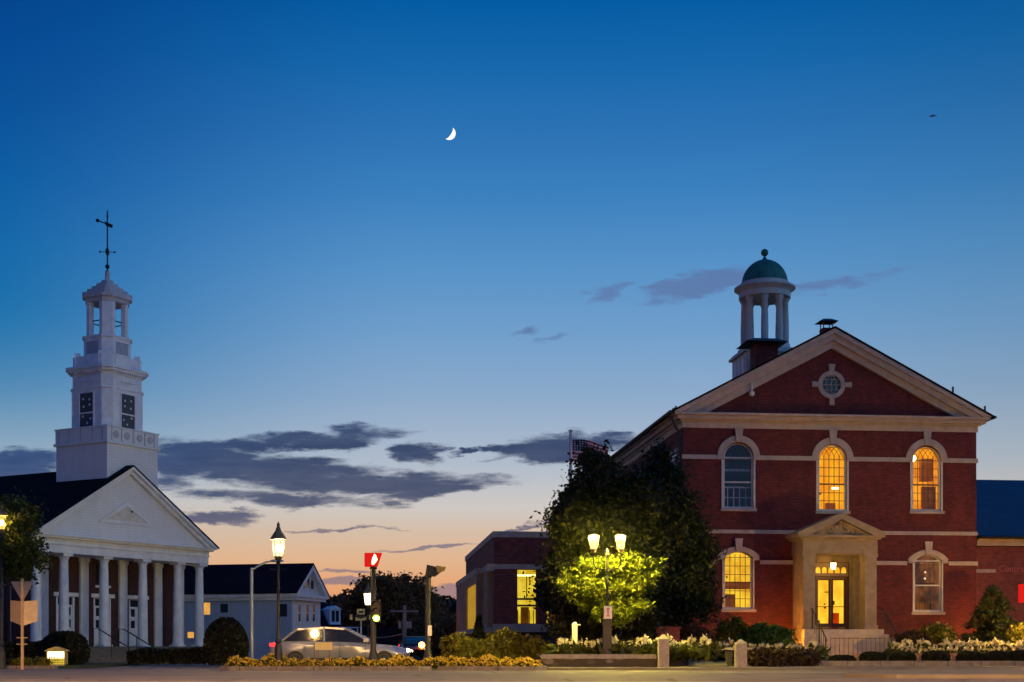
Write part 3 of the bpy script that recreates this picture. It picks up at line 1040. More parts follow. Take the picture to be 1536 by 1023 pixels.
# round window
rw = plate('round_window', circle(HC, oz, orad + .14), [circle(HC, oz, orad - .06)], -.06, .1, 'pale_stone', hall)
MB().xz([(HC - .1, oz + orad + .1), (HC + .1, oz + orad + .1), (HC + .16, oz + orad + .45), (HC - .16, oz + orad + .45)], -.1, .049).build('keystone', 'pale_stone', rw)
MB().xz([(HC - .12, oz - orad - .45), (HC + .12, oz - orad - .45), (HC + .1, oz - orad - .1), (HC - .1, oz - orad - .1)], -.1, .049).build('keystone', 'pale_stone', rw)
for q in (-1, 1):
    MB().xz([(HC + q * (orad + .1), oz - .1), (HC + q * (orad + .45), oz - .13), (HC + q * (orad + .45), oz + .13), (HC + q * (orad + .1), oz + .1)], -.1, .049).build('keystone', 'pale_stone', rw)
mb = MB()
r_ = orad - .06
for c_ in (-.55, 0, .55):     # globe-like curved bars
    mb.tube([(HC + c_ * r_ * math.cos(a), .04, oz + r_ * math.sin(a)) for a in np.linspace(-math.pi / 2, math.pi / 2, 11)], .02, 5)
    mb.tube([(HC + r_ * math.cos(math.asin(max(-1, min(1, c_)))) * s_, .045, oz + c_ * r_) for s_ in (-1, 1)], .02, 5)
mb.build('sash_bars', 'pale_stone', rw)
plate('pane', circle(HC, oz, r_ + .02), [], .08, .085, 'dark_glass', rw)
# hanging camera, seen at the left of the pediment
ct, cz = T.tz(1128, 590, -.25)
mb = MB().tube([(ct, -.1, cz + .55), (ct, -.25, cz + .5), (ct, -.25, cz + .1)], .04, 6)
mb.lathe([(.05, .12), (.13, .05), (.13, -.02), (.09, -.1), (.02, -.13)], (ct, -.25, cz), 12)
mb.build('security_camera', 'white_paint', hall, True)

# portico
mb = MB()
PD = 1.7
p0, p1 = T.tz(1205, 830, -PD)[0], T.tz(1315, 830, -PD)[0]
pzc = T.tz(1260, 830, -PD)[1]
pze = T.tz(1260, 803, -PD)[1]
pza = T.tz(1266, 770, -PD)[1]
pzb = T.tz(1260, 944, -PD)[1]
pm = (p0 + p1) / 2
pw = .56
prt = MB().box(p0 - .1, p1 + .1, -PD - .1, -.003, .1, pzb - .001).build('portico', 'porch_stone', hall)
for q in (p0, p1 - pw):
    port = MB()
    port.box(q, q + pw, -PD, -PD + pw, pzb, pzc - .16)
    port.box(q - .05, q + pw + .05, -PD - .05, -PD + pw + .05, pzc - .16, pzc)
    port.box(q - .05, q + pw + .05, -PD - .05, -PD + pw + .05, pzb, pzb + .2)
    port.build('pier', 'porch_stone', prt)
    MB().box(q + .02, q + pw - .02, -.32, -.04, pzb, pzc).build('pilaster', 'porch_stone', prt)
for x in (p0 + .25, p1 - .25):
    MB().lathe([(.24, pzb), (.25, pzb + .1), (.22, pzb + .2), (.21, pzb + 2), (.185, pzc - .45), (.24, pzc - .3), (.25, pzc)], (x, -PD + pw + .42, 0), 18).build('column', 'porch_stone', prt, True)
# stone lining of the porch wall round the door
plate('porch_lining', [(p0 + .05, pzb), (p1 - .05, pzb), (p1 - .05, pzc), (p0 + .05, pzc)], [[(door_t0 - .02, pzb + .001), (door_t1 + .02, pzb + .001), (door_t1 + .02, door_z1 + .02), (door_t0 - .02, door_z1 + .02)]], -.035, -.004, 'porch_stone', prt)
mb = MB()
mb.box(p0 - .03, p1 + .03, -PD - .03, -.003, pzc + .001, pze - .18)
mb.box(p0 - .16, p1 + .16, -PD - .16, -.003, pze - .18, pze - .1)
mb.box(p0 - .3, p1 + .3, -PD - .3, -.003, pze - .1, pze)
mb.build('entablature', 'porch_stone', prt)
mb = MB()
mb.xz([(p0 + .1, pze), (p1 - .1, pze), (pm, pza - .3)], -PD + .02, -.003)
for q in (-1, 1):
    e = pm + q * (p1 - pm + .33)
    mb.xz([(e, pze + .002), (e, pze + .12), (pm, pza), (pm, pza - .3), (pm + q * (p1 - pm - .25), pze + .002)], -PD - .3, -.004)
mb.build('pediment', 'porch_stone', prt)
mb = MB()   # carved ornament on the pediment
for i in range(7):
    a = i / 6
    mb.ball((pm - .55 + 1.1 * a, -PD - .02, pze + .14 + .3 * math.sin(math.pi * a)), .11, 10, 1, .6)
mb.lathe([(.05, .1), (.12, 0), (.1, -.1)], (pm, -PD - .05, pze + .5), 10)
mb.build('ornament', 'porch_stone', prt, True)
MB().box(p0 + .2, p1 - .2, -PD + .2, -.04, pzc - .02, pzc - .003).build('ceiling', 'porch_stone', prt)
lt = MB()
lt.tube([(pm - .05, -.9, pzc), (pm - .05, -.9, pzc - .3)], .015, 5)
lt.lathe([(.02, -.28), (.17, -.36), (.15, -.40)], (pm - .05, -.9, pzc), 8)
lo = lt.build('porch_lantern', 'bronze', prt)
MB().lathe([(.13, -.41), (.10, -.68), (.04, -.70)], (pm - .05, -.9, pzc), 8).build('lantern_glass', emit('porch_glow', (1.0, .62, .16), 26), lo)
# door
dm = (door_t0 + door_t1) / 2
dr = MB()
zt = T.tz(1246, 864)[1]
dr.box(door_t0 + .002, door_t0 + .11, .02, .2, door_z0, zt).box(door_t1 - .11, door_t1 - .002, .02, .2, door_z0, zt).box(door_t0 + .11, door_t1 - .11, .02, .2, zt - .09, zt)
dro = dr.build('door', 'wood_door', hall)
for s_ in (-1, 1):
    a, b = (door_t0 + .115, dm - .01) if s_ < 0 else (dm + .01, door_t1 - .115)
    lf = plate('door_leaf', [(a, door_z0 + .01), (b, door_z0 + .01), (b, zt - .1), (a, zt - .1)], [[(a + .1, door_z0 + .22), (b - .1, door_z0 + .22), (b - .1, zt - .2), (a + .1, zt - .2)]], .06, .11, 'wood_door', dro)
mb = MB()
for s_ in (-1, 1):
    mb.tube([(dm + s_ * .07, .04, door_z0 + .85), (dm + s_ * .07, -.02, door_z0 + .9), (dm + s_ * .07, -.02, door_z0 + 1.25), (dm + s_ * .07, .04, door_z0 + 1.3)], .017, 6)
mb.box(door_t0 + .12, door_t1 - .12, .05, .058, door_z0 + 1.0, door_z0 + 1.03)
mb.build('handle', 'iron', dro)
tr = plate('transom', [(door_t0 + .002, zt + .002), (door_t1 - .002, zt + .002), (door_t1 - .002, door_z1 - .002), (door_t0 + .002, door_z1 - .002)],
           [arch(door_t0 + .22 + i * (door_t1 - door_t0 - .44) / 4, zt + .14, zt + .3, .13, .13) for i in range(5)], .03, .12, 'porch_stone', dro)
mb = MB().add([(door_t0 - .4, 1.6, door_z0), (door_t1 + .4, 1.6, door_z0), (door_t1 + .4, 1.6, door_z1 + .1), (door_t0 - .4, 1.6, door_z1 + .1), (door_t0 - .4, .36, door_z0), (door_t1 + .4, .36, door_z0), (door_t1 + .4, .36, door_z1 + .1), (door_t0 - .4, .36, door_z1 + .1)],
              [(0, 1, 2, 3), (4, 0, 3, 7), (1, 5, 6, 2), (3, 2, 6, 7), (4, 5, 1, 0)])
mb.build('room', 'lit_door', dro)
mb = MB().box(dm + .35, dm + .8, 1.2, 1.5, door_z0, door_z0 + .5).box(dm + .5, dm + .8, 1.2, 1.5, door_z0 + .5, door_z0 + .75)
mb.build('red_chair', plain('red_chair', (.8, .1, .02), .6), dro)
for (a, b, c_, d_) in ((.2, .42, 1.75, 1.8), (.55, .7, 1.15, 1.35), (.17, .27, .97, 1.05), (.17, .23, 1.15, 1.22)):
    MB().box(dm + a, dm + b, 1.55, 1.59, door_z0 + c_, door_z0 + d_).build('notice', 'furniture', dro)
# steps
st = MB()
NS = 6
for i in range(NS):
    e = .3 * i
    st.box(p0 - .1 - e * .35, p1 + .15 + e * .5, -PD - .2 - e - .32, -.003 if i == 0 else -PD - .2 - e, .05, pzb - i * pzb / NS * .85)
stp = st.build('steps', 'limestone', hall)
# iron rails
mb = MB()
xs = T.tz(1232, 980, -3.2)[0]
for x0 in (xs, p1 + .25):
    mb = MB()
    for k, (y, z) in enumerate(((-PD - .2, pzb), (-PD - 1.2, pzb - .55), (-PD - 2.1, .3))):
        mb.tube([(x0, y, z - .1), (x0, y, z + .95)], .03, 6)
    mb.tube([(x0, -PD + .1, pzb + .95), (x0, -PD - .2, pzb + .95), (x0, -PD - 2.1, 1.25), (x0, -PD - 2.25, 1.1)], .03, 6)
    for k in range(6):
        y = -PD - .3 - k * .3
        mb.tube([(x0, y, pzb - .1 - .26 * k), (x0, y, pzb + .9 - .2 * k)], .012, 5)
    mb.build('railing', 'iron', stp)
# low iron picket guard in front of the steps
mb = MB()
a, b = T.tz(1246, 980, -4.3)[0], T.tz(1340, 980, -4.3)[0]
for i in range(15):
    x = a + (b - a) * i / 14
    mb.tube([(x, -4.3, .2), (x, -4.3, 1.28)], .016, 5)
mb.box(a, b, -4.32, -4.28, 1.2, 1.24).box(a, b, -4.32, -4.28, .42, .46)
mb.build('picket_guard', 'bronze', stp)

# roof vent by the apex
vt, vz = T.tz(1241, 494, .9)
mb = MB().box(vt - .26, vt + .26, .75, 1.3, vz - .7, vz + .05)
vo = mb.build('roof_vent', 'brick', hall)
mb = MB()
for q in (-.22, .22):
    for y in (.8, 1.25):
        mb.box(vt + q - .02, vt + q + .02, y - .02, y + .02, vz + .05, vz + .35)
mb.taper(vt, 1.02, vz + .35, vz + .5, .46, .46, .2, .2)
mb.build('cap', 'lead', vo)
# chimney
ct, cz = T.tz(1148, 518, 7.5)
mb = MB().box(ct - .6, ct + .6, 7.2, 8.3, cz - 3.0, cz)
cho = mb.build('chimney', 'brick', hall)
mb = MB().taper(ct, 7.75, cz + .001, cz + .06, .72, .65, .78, .75).taper(ct - .12, 7.75, cz + .06, cz + .3, 1.12, 1.1, .6, .6).box(ct - .55, ct + .5, 7.4, 8.1, cz + .3, cz + .36)
mb.build('cap', 'lead', cho)
# cupola on the ridge
CD = 11.0
cct = T.tz(1147, 500, CD)[0]
zz = lambda py: T.tz(1147, py, CD)[1]
mpx = (zz(0) - zz(100)) / 100
mb = MB()
mb.box(cct - 1.45, cct + 1.45, CD - 1.45, CD + 1.45, zz(600), zz(536))
mb.box(cct - 1.62, cct + 1.62, CD - 1.62, CD + 1.62, zz(536), zz(532.5))
mb.box(cct - 1.5, cct + 1.5, CD - 1.5, CD + 1.5, zz(532.5), zz(529))
mb.lathe([(1.48, 0), (1.48, .12), (1.36, .2), (1.36, .3)], (cct, CD, zz(529)), 32)
cup = mb.build('cupola', 'cream_paint', hall)
for q in (-.75, 0, .75):
    MB().box(cct + q - .28, cct + q + .28, CD - 1.47, CD - 1.452, zz(570), zz(541)).build('panel', 'white_boards', cup)
    MB().box(cct - 1.47, cct - 1.452, CD + q - .28, CD + q + .28, zz(570), zz(541)).build('panel', 'white_boards', cup)
for i in range(8):
    a = 2 * math.pi * i / 8 + R(-106.4)
    c_ = (cct + 1.12 * math.cos(a), CD + 1.12 * math.sin(a), 0)
    b0, b1 = zz(522), zz(449)
    MB().lathe([(.27, b0), (.27, b0 + .12), (.2, b0 + .2), (.205, b0 + 1.0), (.165, b1 - .25), (.24, b1 - .12), (.25, b1)], c_, 16).build('column', 'cream_paint', cup, True)
mb = MB()
prof = [(1.0, zz(449)), (1.42, zz(449)), (1.42, zz(441)), (1.5, zz(438)), (1.68, zz(435)), (1.68, zz(432.5)), (1.4, zz(430)), (1.35, zz(426)), (1.0, zz(426))]
mb.lathe(prof, (cct, CD, 0), 40)
mb.build('ring_entablature', 'cream_paint', cup, True)
mb = MB()
zb_, zt_ = zz(428), zz(390)
mb.lathe([(1.3, zb_ - .02)] + [(1.28 * math.cos(a), zb_ + (zt_ - zb_) * math.sin(a)) for a in np.linspace(0, 1.42, 10)] + [(.12, zt_ + .05), (.06, zz(385)), (.06, zz(384))], (cct, CD, 0), 40)
dome = mb.build('dome', 'copper', cup, True)
MB().ball((cct, CD, zz(379)), 5.6 * mpx, 18).build('finial', 'copper', dome, True)

# low wing at the right, set back
WG = Frame(1462, 68.5, 6)
wing = tag(WG.empty('library_wing'), 'low brick wing with blue slate roof and pale eaves, right of the hall', 'building')
wz = lambda py: WG.tz(1490, py)[1]
WL = 11.0
MB().box(.05, WL, 0, 9, 0, wz(820)).build('wall', 'brick_library', wing)
MB().box(0.02, WL, -.25, .0, wz(819), wz(811.5)).box(.02, WL, -.45, 0, wz(811.4), wz(809)).build('eaves', 'pale_stone', wing)
MB().yz([(-.6, wz(808)), (-.6, wz(806)), (5.5, wz(806) + 3.55), (11, wz(806)), (11, wz(808))], .02, WL).build('roof', 'slate_blue', wing)
MB().tube([(.0, -.66, wz(807)), (WL, -.66, wz(807))], .09, 8).build('gutter', 'iron', wing)
t_end = WG.tz(1493, 850)[0]
MB().box(.02, t_end, -.06, -.001, wz(859), wz(854)).build('band', 'pale_stone', wing)


def text_mesh(name, s, h, x, y, z, m, parent, depth=.02):
    cu = bpy.data.curves.new(name, 'FONT')
    cu.body = s
    cu.size = h
    cu.extrude = depth
    ob = bpy.data.objects.new('tmp', cu)
    COL.objects.link(ob)
    dg = bpy.context.evaluated_depsgraph_get()
    me = bpy.data.meshes.new_from_object(ob.evaluated_get(dg))
    bpy.data.objects.remove(ob)
    for vt_ in me.vertices:
        a_, b_, c_ = vt_.co
        vt_.co = (x + a_, y - c_, z + b_)
    me.materials.clear()
    return link(name, me, m, parent)


MB().box(t_end + .06, WL, -.05, -.001, wz(858.5), wz(848.5)).build('name_board', 'brick_library', wing)
text_mesh('lettering', 'Central', .46, t_end + .14, -.08, wz(857.5), 'letter', wing)

# ------------------------------------------------------------------ church
C = Frame(52, 65, 61)
church = tag(C.empty('church'), 'white columned church with a tall tiered steeple and dark roof', 'church')
CW, CM = 11.9, 5.97
zc_col = 5.36
zc_ent = 6.2
zc_apex = 9.98
PDp = 1.7
CT = [.31, 2.02, 4.64, 7.34, 9.94, 11.63]
MB().box(-.25, CW + .25, -.55, 18.5, 0, .86).build('plinth', 'step_stone', church)
mb = MB()
for i in range(6):
    mb.box(1.2 - .0, CW - 1.2, -.55 - .34 * (i + 1), -.551 - .34 * i if i else -.551, 0, .86 - .14 * (i + 1) + .0)
stp = mb.build('steps', 'step_stone', church)
for t_ in (3.3, 5.0):
    mb = MB()
    mb.tube([(t_, -.4, .86), (t_, -.4, 1.75), (t_, -.75, 1.72), (t_, -2.5, .92), (t_, -2.75, .85), (t_, -2.75, .1)], .03, 6)
    mb.tube([(t_, -1.6, .3), (t_, -1.6, 1.33)], .02, 6)
    mb.build('railing', 'iron', stp)
for k, t_ in enumerate(CT):
    mb = MB()
    mb.box(t_ - .3, t_ + .3, -.05 + .0, .55, .86, .95)
    mb.lathe([(.3, .95), (.3, 1.03), (.265, 1.08)] + [(.262 - .06 * (i / 6) ** 1.5, 1.08 + (zc_col - 1.4) * i / 6) for i in range(7)] + [(.24, zc_col - .22), (.29, zc_col - .14)], (t_, .25, 0), 20)
    mb.box(t_ - .31, t_ + .31, -.06, .56, zc_col - .13, zc_col - .002)
    mb.build('column', 'white_paint', church, True)
for k, t_ in enumerate(CT):
    MB().box(t_ - .27, t_ + .27, PDp - .12, PDp - .001, .86, zc_col - .22).box(t_ - .32, t_ + .32, PDp - .16, PDp - .001, zc_col - .22, zc_col - .003).build('pilaster', 'white_paint', church)
# brick back wall of the porch with openings
drs = [C.tz(82, 930, PDp)[0], CM, C.tz(206, 930, PDp)[0]]
drs[0] = 2 * CM - drs[2] if abs((2 * CM - drs[2]) - drs[0]) < 1.2 else drs[0]
dh0, dh1 = .87, 3.0
wn0, wn1 = 4.0, 5.15
holes = [[(t_ - .62, dh0), (t_ + .62, dh0), (t_ + .62, dh1 + .35), (t_ - .62, dh1 + .35)] for t_ in drs]
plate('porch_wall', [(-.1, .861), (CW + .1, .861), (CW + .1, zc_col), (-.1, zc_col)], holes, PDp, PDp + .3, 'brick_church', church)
for t_ in drs:
    d0 = MB().box(t_ - .6, t_ - .5, PDp + .02, PDp + .12, dh0, dh1 + .34).box(t_ + .5, t_ + .6, PDp + .02, PDp + .12, dh0, dh1 + .34).box(t_ - .8, t_ + .8, PDp - .06, PDp - .002, dh1 + .36, dh1 + .56).build('door', 'white_paint', church)
    for s_ in (-1, 1):
        a, b = (t_ - .498, t_ - .01) if s_ < 0 else (t_ + .01, t_ + .498)
        hs = [[(a + .09, z), (b - .09, z), (b - .09, z + h_), (a + .09, z + h_)] for z, h_ in ((dh0 + .95, .4), (dh0 + 1.55, .42))]
        plate('door_leaf', [(a, dh0 + .01), (b, dh0 + .01), (b, dh1 - .05), (a, dh1 - .05)], hs, PDp + .06, PDp + .11, 'white_paint', d0)
    MB().box(t_ - .5, t_ + .5, PDp + .13, PDp + .15, dh0, dh1 + .3).build('pane', 'dark_glass', d0)
for t_ in (drs[1],):
    wo_ = MB().box(t_ - .52, t_ + .52, PDp - .06, PDp - .001, wn0 - .12, wn0).box(t_ - .03, t_ + .03, PDp - .04, PDp - .012, wn0, wn1).build('window', 'white_paint', church)
    MB().box(t_ - .45, t_ + .45, PDp - .01, PDp - .001, wn0, wn1).build('pane', 'dark_glass', wo_)
# nave walls (side toward the camera): white corner piers, brick between, windows
MB().box(.05, CW - .05, PDp + .301, 18.2, .861, zc_col).build('nave_wall', 'white_boards', church)
for d_ in (3.6, 7.2, 10.8, 14.4):
    wo_ = MB().box(-.03, .049, d_ - .62, d_ + .62, 1.2, 1.32).box(-.02, .049, d_ - .6, d_ - .52, 1.32, 4.4).box(-.02, .049, d_ + .52, d_ + .6, 1.32, 4.4).box(-.02, .049, d_ - .6, d_ + .6, 4.4, 4.5).box(-.015, .049, d_ - .52, d_ + .52, 1.75, 1.82).box(-.015, .049, d_ - .52, d_ + .52, 3.0, 3.06).build('window', 'white_paint', church)
    MB().box(.02, .049, d_ - .52, d_ + .52, 1.32, 4.4).build('pane', 'dark_glass', wo_)
# porch side openings read as dark brick return
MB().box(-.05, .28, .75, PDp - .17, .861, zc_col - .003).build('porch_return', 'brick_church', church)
mb = MB()
mb.box(-.08, CW + .08, -.1, 18.3, zc_col, zc_col + .38).box(-.14, CW + .14, -.16, 18.3, zc_col + .38, zc_col + .44).box(-.1, CW + .1, -.12, 18.3, zc_col + .44, zc_ent - .16)
mb.box(-.28, CW + .28, -.32, 18.4, zc_ent - .16, zc_ent - .06).box(-.4, CW + .4, -.44, 18.45, zc_ent - .06, zc_ent)
mb.build('entablature', 'white_paint', church)
mb = MB()
MB().xz([(.1, zc_ent + .001), (CW - .1, zc_ent + .001), (CM, zc_apex - .28)], -.08, .2).build('pediment', 'white_boards', church)
s_ = (zc_apex - zc_ent) / (CM + .45)
for q in (-1, 1):
    for lo_, hi_, pr in ((0, .16, .46), (.16, .36, .3)):
        mb.xz([(CM + q * (CM + .45 - lo_ / s_), zc_ent + .002), (CM, zc_apex - lo_), (CM, zc_apex - hi_), (CM + q * (CM + .45 - hi_ / s_), zc_ent + .002)], -pr, .2)
mb.build('raking_cornice', 'white_paint', church)
mb = MB()
for q in (-1, 1):
    mb.xz([(CM + q * (CM + .5), zc_ent + .0), (CM, zc_apex + .005), (CM, zc_apex + .09), (CM + q * (CM + .5), zc_ent + .085)], -.48, 18.6)
mb.build('roof', 'slate_dark', church)
# triangular panel in the pediment
(ta, za), (tb, zb_), (tt, zt_) = C.tz(148, 782, -.1), C.tz(231, 791, -.1), C.tz(194, 752, -.1)
tm = (ta + tb) / 2
zl = (za + zb_) / 2
pn = plate('vent_panel', [(ta, zl), (tb, zl), (tm, zt_)], [[(ta + .45, zl + .16), (tb - .45, zl + .16), (tm, zt_ - .28)]], -.13, -.082, 'white_paint', church)
plate('louvre', [(ta + .4, zl + .14), (tb - .4, zl + .14), (tm, zt_ - .25)], [], -.1, -.083, plain('vent_cream', (.62, .58, .5), .7, .2, 4), pn)
MB().box(tm + .28, tm + .37, -.14, -.101, zl + .62, zl + .72).build('knob', 'iron', pn)
# steeple
SC, SD = 6.44, 1.84


def octa(s, c):
    h = s / 2
    return [(SC - h + c, SD - h), (SC + h - c, SD - h), (SC + h, SD - h + c), (SC + h, SD + h - c), (SC + h - c, SD + h), (SC - h + c, SD + h), (SC - h, SD + h - c), (SC - h, SD - h + c)]


zs_ = lambda py: C.tz(163, py, 0)[1] + .0
CY = C.world(SC, SD)[1]
zf = lambda py: EYE + (HZ - py) / F * (CY - 1.3)      # heights measured near the steeple's front corner
h1 = 1.78
B0 = MB()
B0.box(SC - h1, SC + h1, SD - h1, SD + h1, 6.3, zf(668)).box(SC - h1 - .1, SC + h1 + .1, SD - h1 - .1, SD + h1 + .1, zf(668), zf(664))
B0.box(SC - h1 - .03, SC + h1 + .03, SD - h1 - .03, SD + h1 + .03, zf(664), zf(644)).box(SC - h1 - .07, SC + h1 + .07, SD - h1 - .07, SD + h1 + .07, zf(644), zf(642))
steeple = B0.build('steeple', 'white_boards', church)
M['grey_trim'] = plain('grey_trim', (.45, .46, .48), .6, .1)
for q in (-1.2, -.45, .45, 1.2):
    mb = MB().lathe([(.19, -.02), (.19, .02)], (0, 0, 0), 14)
    mb.v = [(SC + q + x, SD - h1 - .045 - z, zf(654) + y) for x, y, z in mb.v]
    mb.build('roundel', 'grey_trim', steeple)
for q in (-1.5, -.82, 0, .82, 1.5):
    MB().box(SC + q - .04, SC + q + .04, SD - h1 - .05, SD - h1 - .031, zf(663.5), zf(644.5)).build('fillet', 'grey_trim', steeple)
    MB().box(SC - h1 - .05, SC - h1 - .031, SD + q - .04, SD + q + .04, zf(663.5), zf(644.5)).build('fillet', 'grey_trim', steeple)
z2 = zf(528)
bel = MB()
bel.xy(octa(2.84, .42), zf(643), zf(553))
bel.xy(octa(2.92, .36), zf(583), zf(580.5))
bel.xy(octa(3.12, .36), zf(556.5), zf(553)).xy(octa(3.26, .36), zf(553), zf(549))
bel.xy(octa(2.8, .4), zf(549), zf(533))
hh = 1.45
for a in (-1, 1):
    for b in (-1, 1):
        bel.xy([(SC + a * (hh - .62), SD + b * hh), (SC + a * hh, SD + b * (hh - .62)), (SC + a * (hh - .2), SD + b * (hh - .82)), (SC + a * (hh - .82), SD + b * (hh - .2))], zf(548.9), zf(527))
        # flat corner piers
        k = .09
        bel.xy([(SC + a * (1.42 - .46 + k), SD + b * (1.42 + .02)), (SC + a * (1.42 + .02), SD + b * (1.42 - .46 + k)), (SC + a * 1.3, SD + b * .9), (SC + a * .9, SD + b * 1.3)], zf(642), zf(584))
belfry = bel.build('belfry', 'white_paint', steeple)
for a in (-1, 1):
    for ax in (0, 1):
        dn = MB()
        bxs = [(-1.1, 1.1, .0, .012)] + [(-1.02 + 2.04 * k / 14 - .04, -1.02 + 2.04 * k / 14 + .04, .0121, .1) for k in range(15)]
        for (q0, q1, e0, e1) in bxs:
            p0_, p1_ = sorted((a * (1.45 + e0), a * (1.45 + e1)))
            if ax == 0:
                dn.box(SC + q0, SC + q1, SD + p0_, SD + p1_, zf(558.8), zf(556.6))
            else:
                dn.box(SC + p0_, SC + p1_, SD + q0, SD + q1, zf(558.8), zf(556.6))
        dn.build('dentil_band', 'white_paint', belfry)

for ax in (0, 1):
    for sg in (-1, 1):
        lv, fm = MB(), MB()
        w_, zb0, zb1 = .47, zf(641), zf(589)
        e0, e1 = 1.422, 1.44

        def bx(mb_, a0, a1, p0_, p1_, zz0, zz1):
            if ax == 0:
                y0, y1 = sorted((SD + sg * p0_, SD + sg * p1_))
                mb_.box(SC + a0, SC + a1, y0, y1, zz0, zz1)
            else:
                x0, x1 = sorted((SC + sg * p0_, SC + sg * p1_))
                mb_.box(x0, x1, SD + a0, SD + a1, zz0, zz1)
        bx(fm, -w_ - .07, -w_, e0, e1 + .03, zb0, zb1)
        bx(fm, w_, w_ + .07, e0, e1 + .03, zb0, zb1)
        bx(fm, -w_, w_, e0, e1 + .03, zb0 + (zb1 - zb0) * .40, zb0 + (zb1 - zb0) * .44)
        bx(fm, -.5, .5, 1.46, 1.49, zf(572), zf(570.8))
        bx(fm, -.5, .5, 1.46, 1.49, zf(562), zf(560.8))
        fo = fm.build('belfry_window', 'white_paint', steeple)
        bx(lv, -w_, w_, e0, e0 + .012, zb0, zb1)
        lv.build('louvre', 'louvre', fo)
        li = MB()
        for (a_, f_) in ((-.2, .78), (.22, .8), (-.22, .62), (.2, .58), (-.28, .22), (.25, .3), (-.05, .1)):
            bx(li, a_ - .05, a_ + .05, e0 + .013, e0 + .03, zb0 + (zb1 - zb0) * f_, zb0 + (zb1 - zb0) * f_ + .1)
        li.build('pale_fleck', plain('pale_fleck', (.6, .6, .62), .7), fo)
zf = lambda py: EYE + (HZ - py) / F * (CY - .7)
lan = MB()
lan.xy(octa(2.05, .4), zf(540), zf(507)).xy(octa(2.15, .4), zf(507), zf(504))
lo_ = lan.build('lantern_base', 'white_paint', steeple)
for a in (-1, 1):
    for (e0_, h0_, h1_, w2_, pr_) in ((1.025, 531, 513, .42, .03),):
        fr_ = MB().box(SC - w2_, SC + w2_, SD + a * e0_ - .02, SD + a * e0_ + .02, zf(h0_), zf(h1_)).build('panel', plain('panel_grey', (.38, .39, .42), .6, .1), lo_)
        fr_ = MB().box(SC + a * e0_ - .02, SC + a * e0_ + .02, SD - w2_, SD + w2_, zf(h0_), zf(h1_)).build('panel', fr_.data.materials[0], lo_)

mb = MB()
hs = .91
for a in (-1, 1):
    for b in (-1, 1):
        mb.xy([(SC + a * (hs - .36), SD + b * hs), (SC + a * hs, SD + b * (hs - .36)), (SC + a * hs, SD + b * (hs - .56)), (SC + a * (hs - .24), SD + b * (hs - .62)), (SC + a * (hs - .62), SD + b * (hs - .24)), (SC + a * (hs - .56), SD + b * hs)], zf(504), zf(452))
mb.build('pier', 'white_paint', lo_)
mb = MB()
for a in (-1, 1):
    mb.box(SC - .6, SC + .6, SD + a * .72 - .02, SD + a * .72 + .02, zf(481), zf(479.5))
    mb.box(SC + a * .72 - .02, SC + a * .72 + .02, SD - .6, SD + .6, zf(481), zf(479.5))
mb.build('rail', 'iron', lo_)
mb = MB()
mb.xy(octa(1.9, .36), zf(452.5), zf(446)).xy(octa(2.1, .36), zf(446), zf(442))
n = 5
for i in range(n):
    s1 = 1.96 - i * .37
    mb.xy(octa(s1, s1 * .1), zf(442 - i * 5.2), zf(442 - (i + 1) * 5.2))
zf = lambda py: EYE + (HZ - py) / F * CY
mb.xy(octa(.22, .05), zf(420), zf(407))
cap = mb.build('spire_cap', plain('weathered_white', (.5, .5, .52), .7, .15), steeple)
vn = MB()
vn.lathe([(.05, zf(410)), (.11, zf(407.5)), (.04, zf(405)), (.035, zf(318)), (.005, zf(314))], (SC, SD, 0), 8)
vn.ball((SC, SD, zf(400)), .12, 12)
vn.ball((SC, SD, zf(324.5)), .06, 8)
vn.lathe([(.04, zf(384)), (.11, zf(378)), (.04, zf(371))], (SC, SD, 0), 8)
for a in range(4):
    q = a * math.pi / 2 + R(-61 + 8)
    vn.tube([(SC, SD, zf(378)), (SC + .36 * math.cos(q), SD + .36 * math.sin(q), zf(378))], .02, 5)
    vn.ball((SC + .37 * math.cos(q), SD + .37 * math.sin(q), zf(378)), .055, 8)
q = R(-61 + 4)
vx, vy = math.cos(q), math.sin(q)
vn.tube([(SC - .5 * vx, SD - .5 * vy, zf(331)), (SC + .25 * vx, SD + .25 * vy, zf(339))], .035, 6)
vn.ball((SC - .5 * vx, SD - .5 * vy, zf(331)), .1, 8)
vn.add([(SC - .15 * vx, SD - .15 * vy, zf(332)), (SC + .28 * vx, SD + .28 * vy, zf(337)), (SC + .24 * vx, SD + .24 * vy, zf(342)), (SC - .1 * vx, SD - .1 * vy, zf(338)),
        (SC - .15 * vx + .03, SD - .15 * vy + .02, zf(332)), (SC + .28 * vx + .03, SD + .28 * vy + .02, zf(337)), (SC + .24 * vx + .03, SD + .24 * vy + .02, zf(342)), (SC - .1 * vx + .03, SD - .1 * vy + .02, zf(338))],
       [(0, 1, 2, 3), (7, 6, 5, 4), (0, 4, 5, 1), (1, 5, 6, 2), (2, 6, 7, 3), (3, 7, 4, 0)])
vn.build('weathervane', 'iron', cap, True)

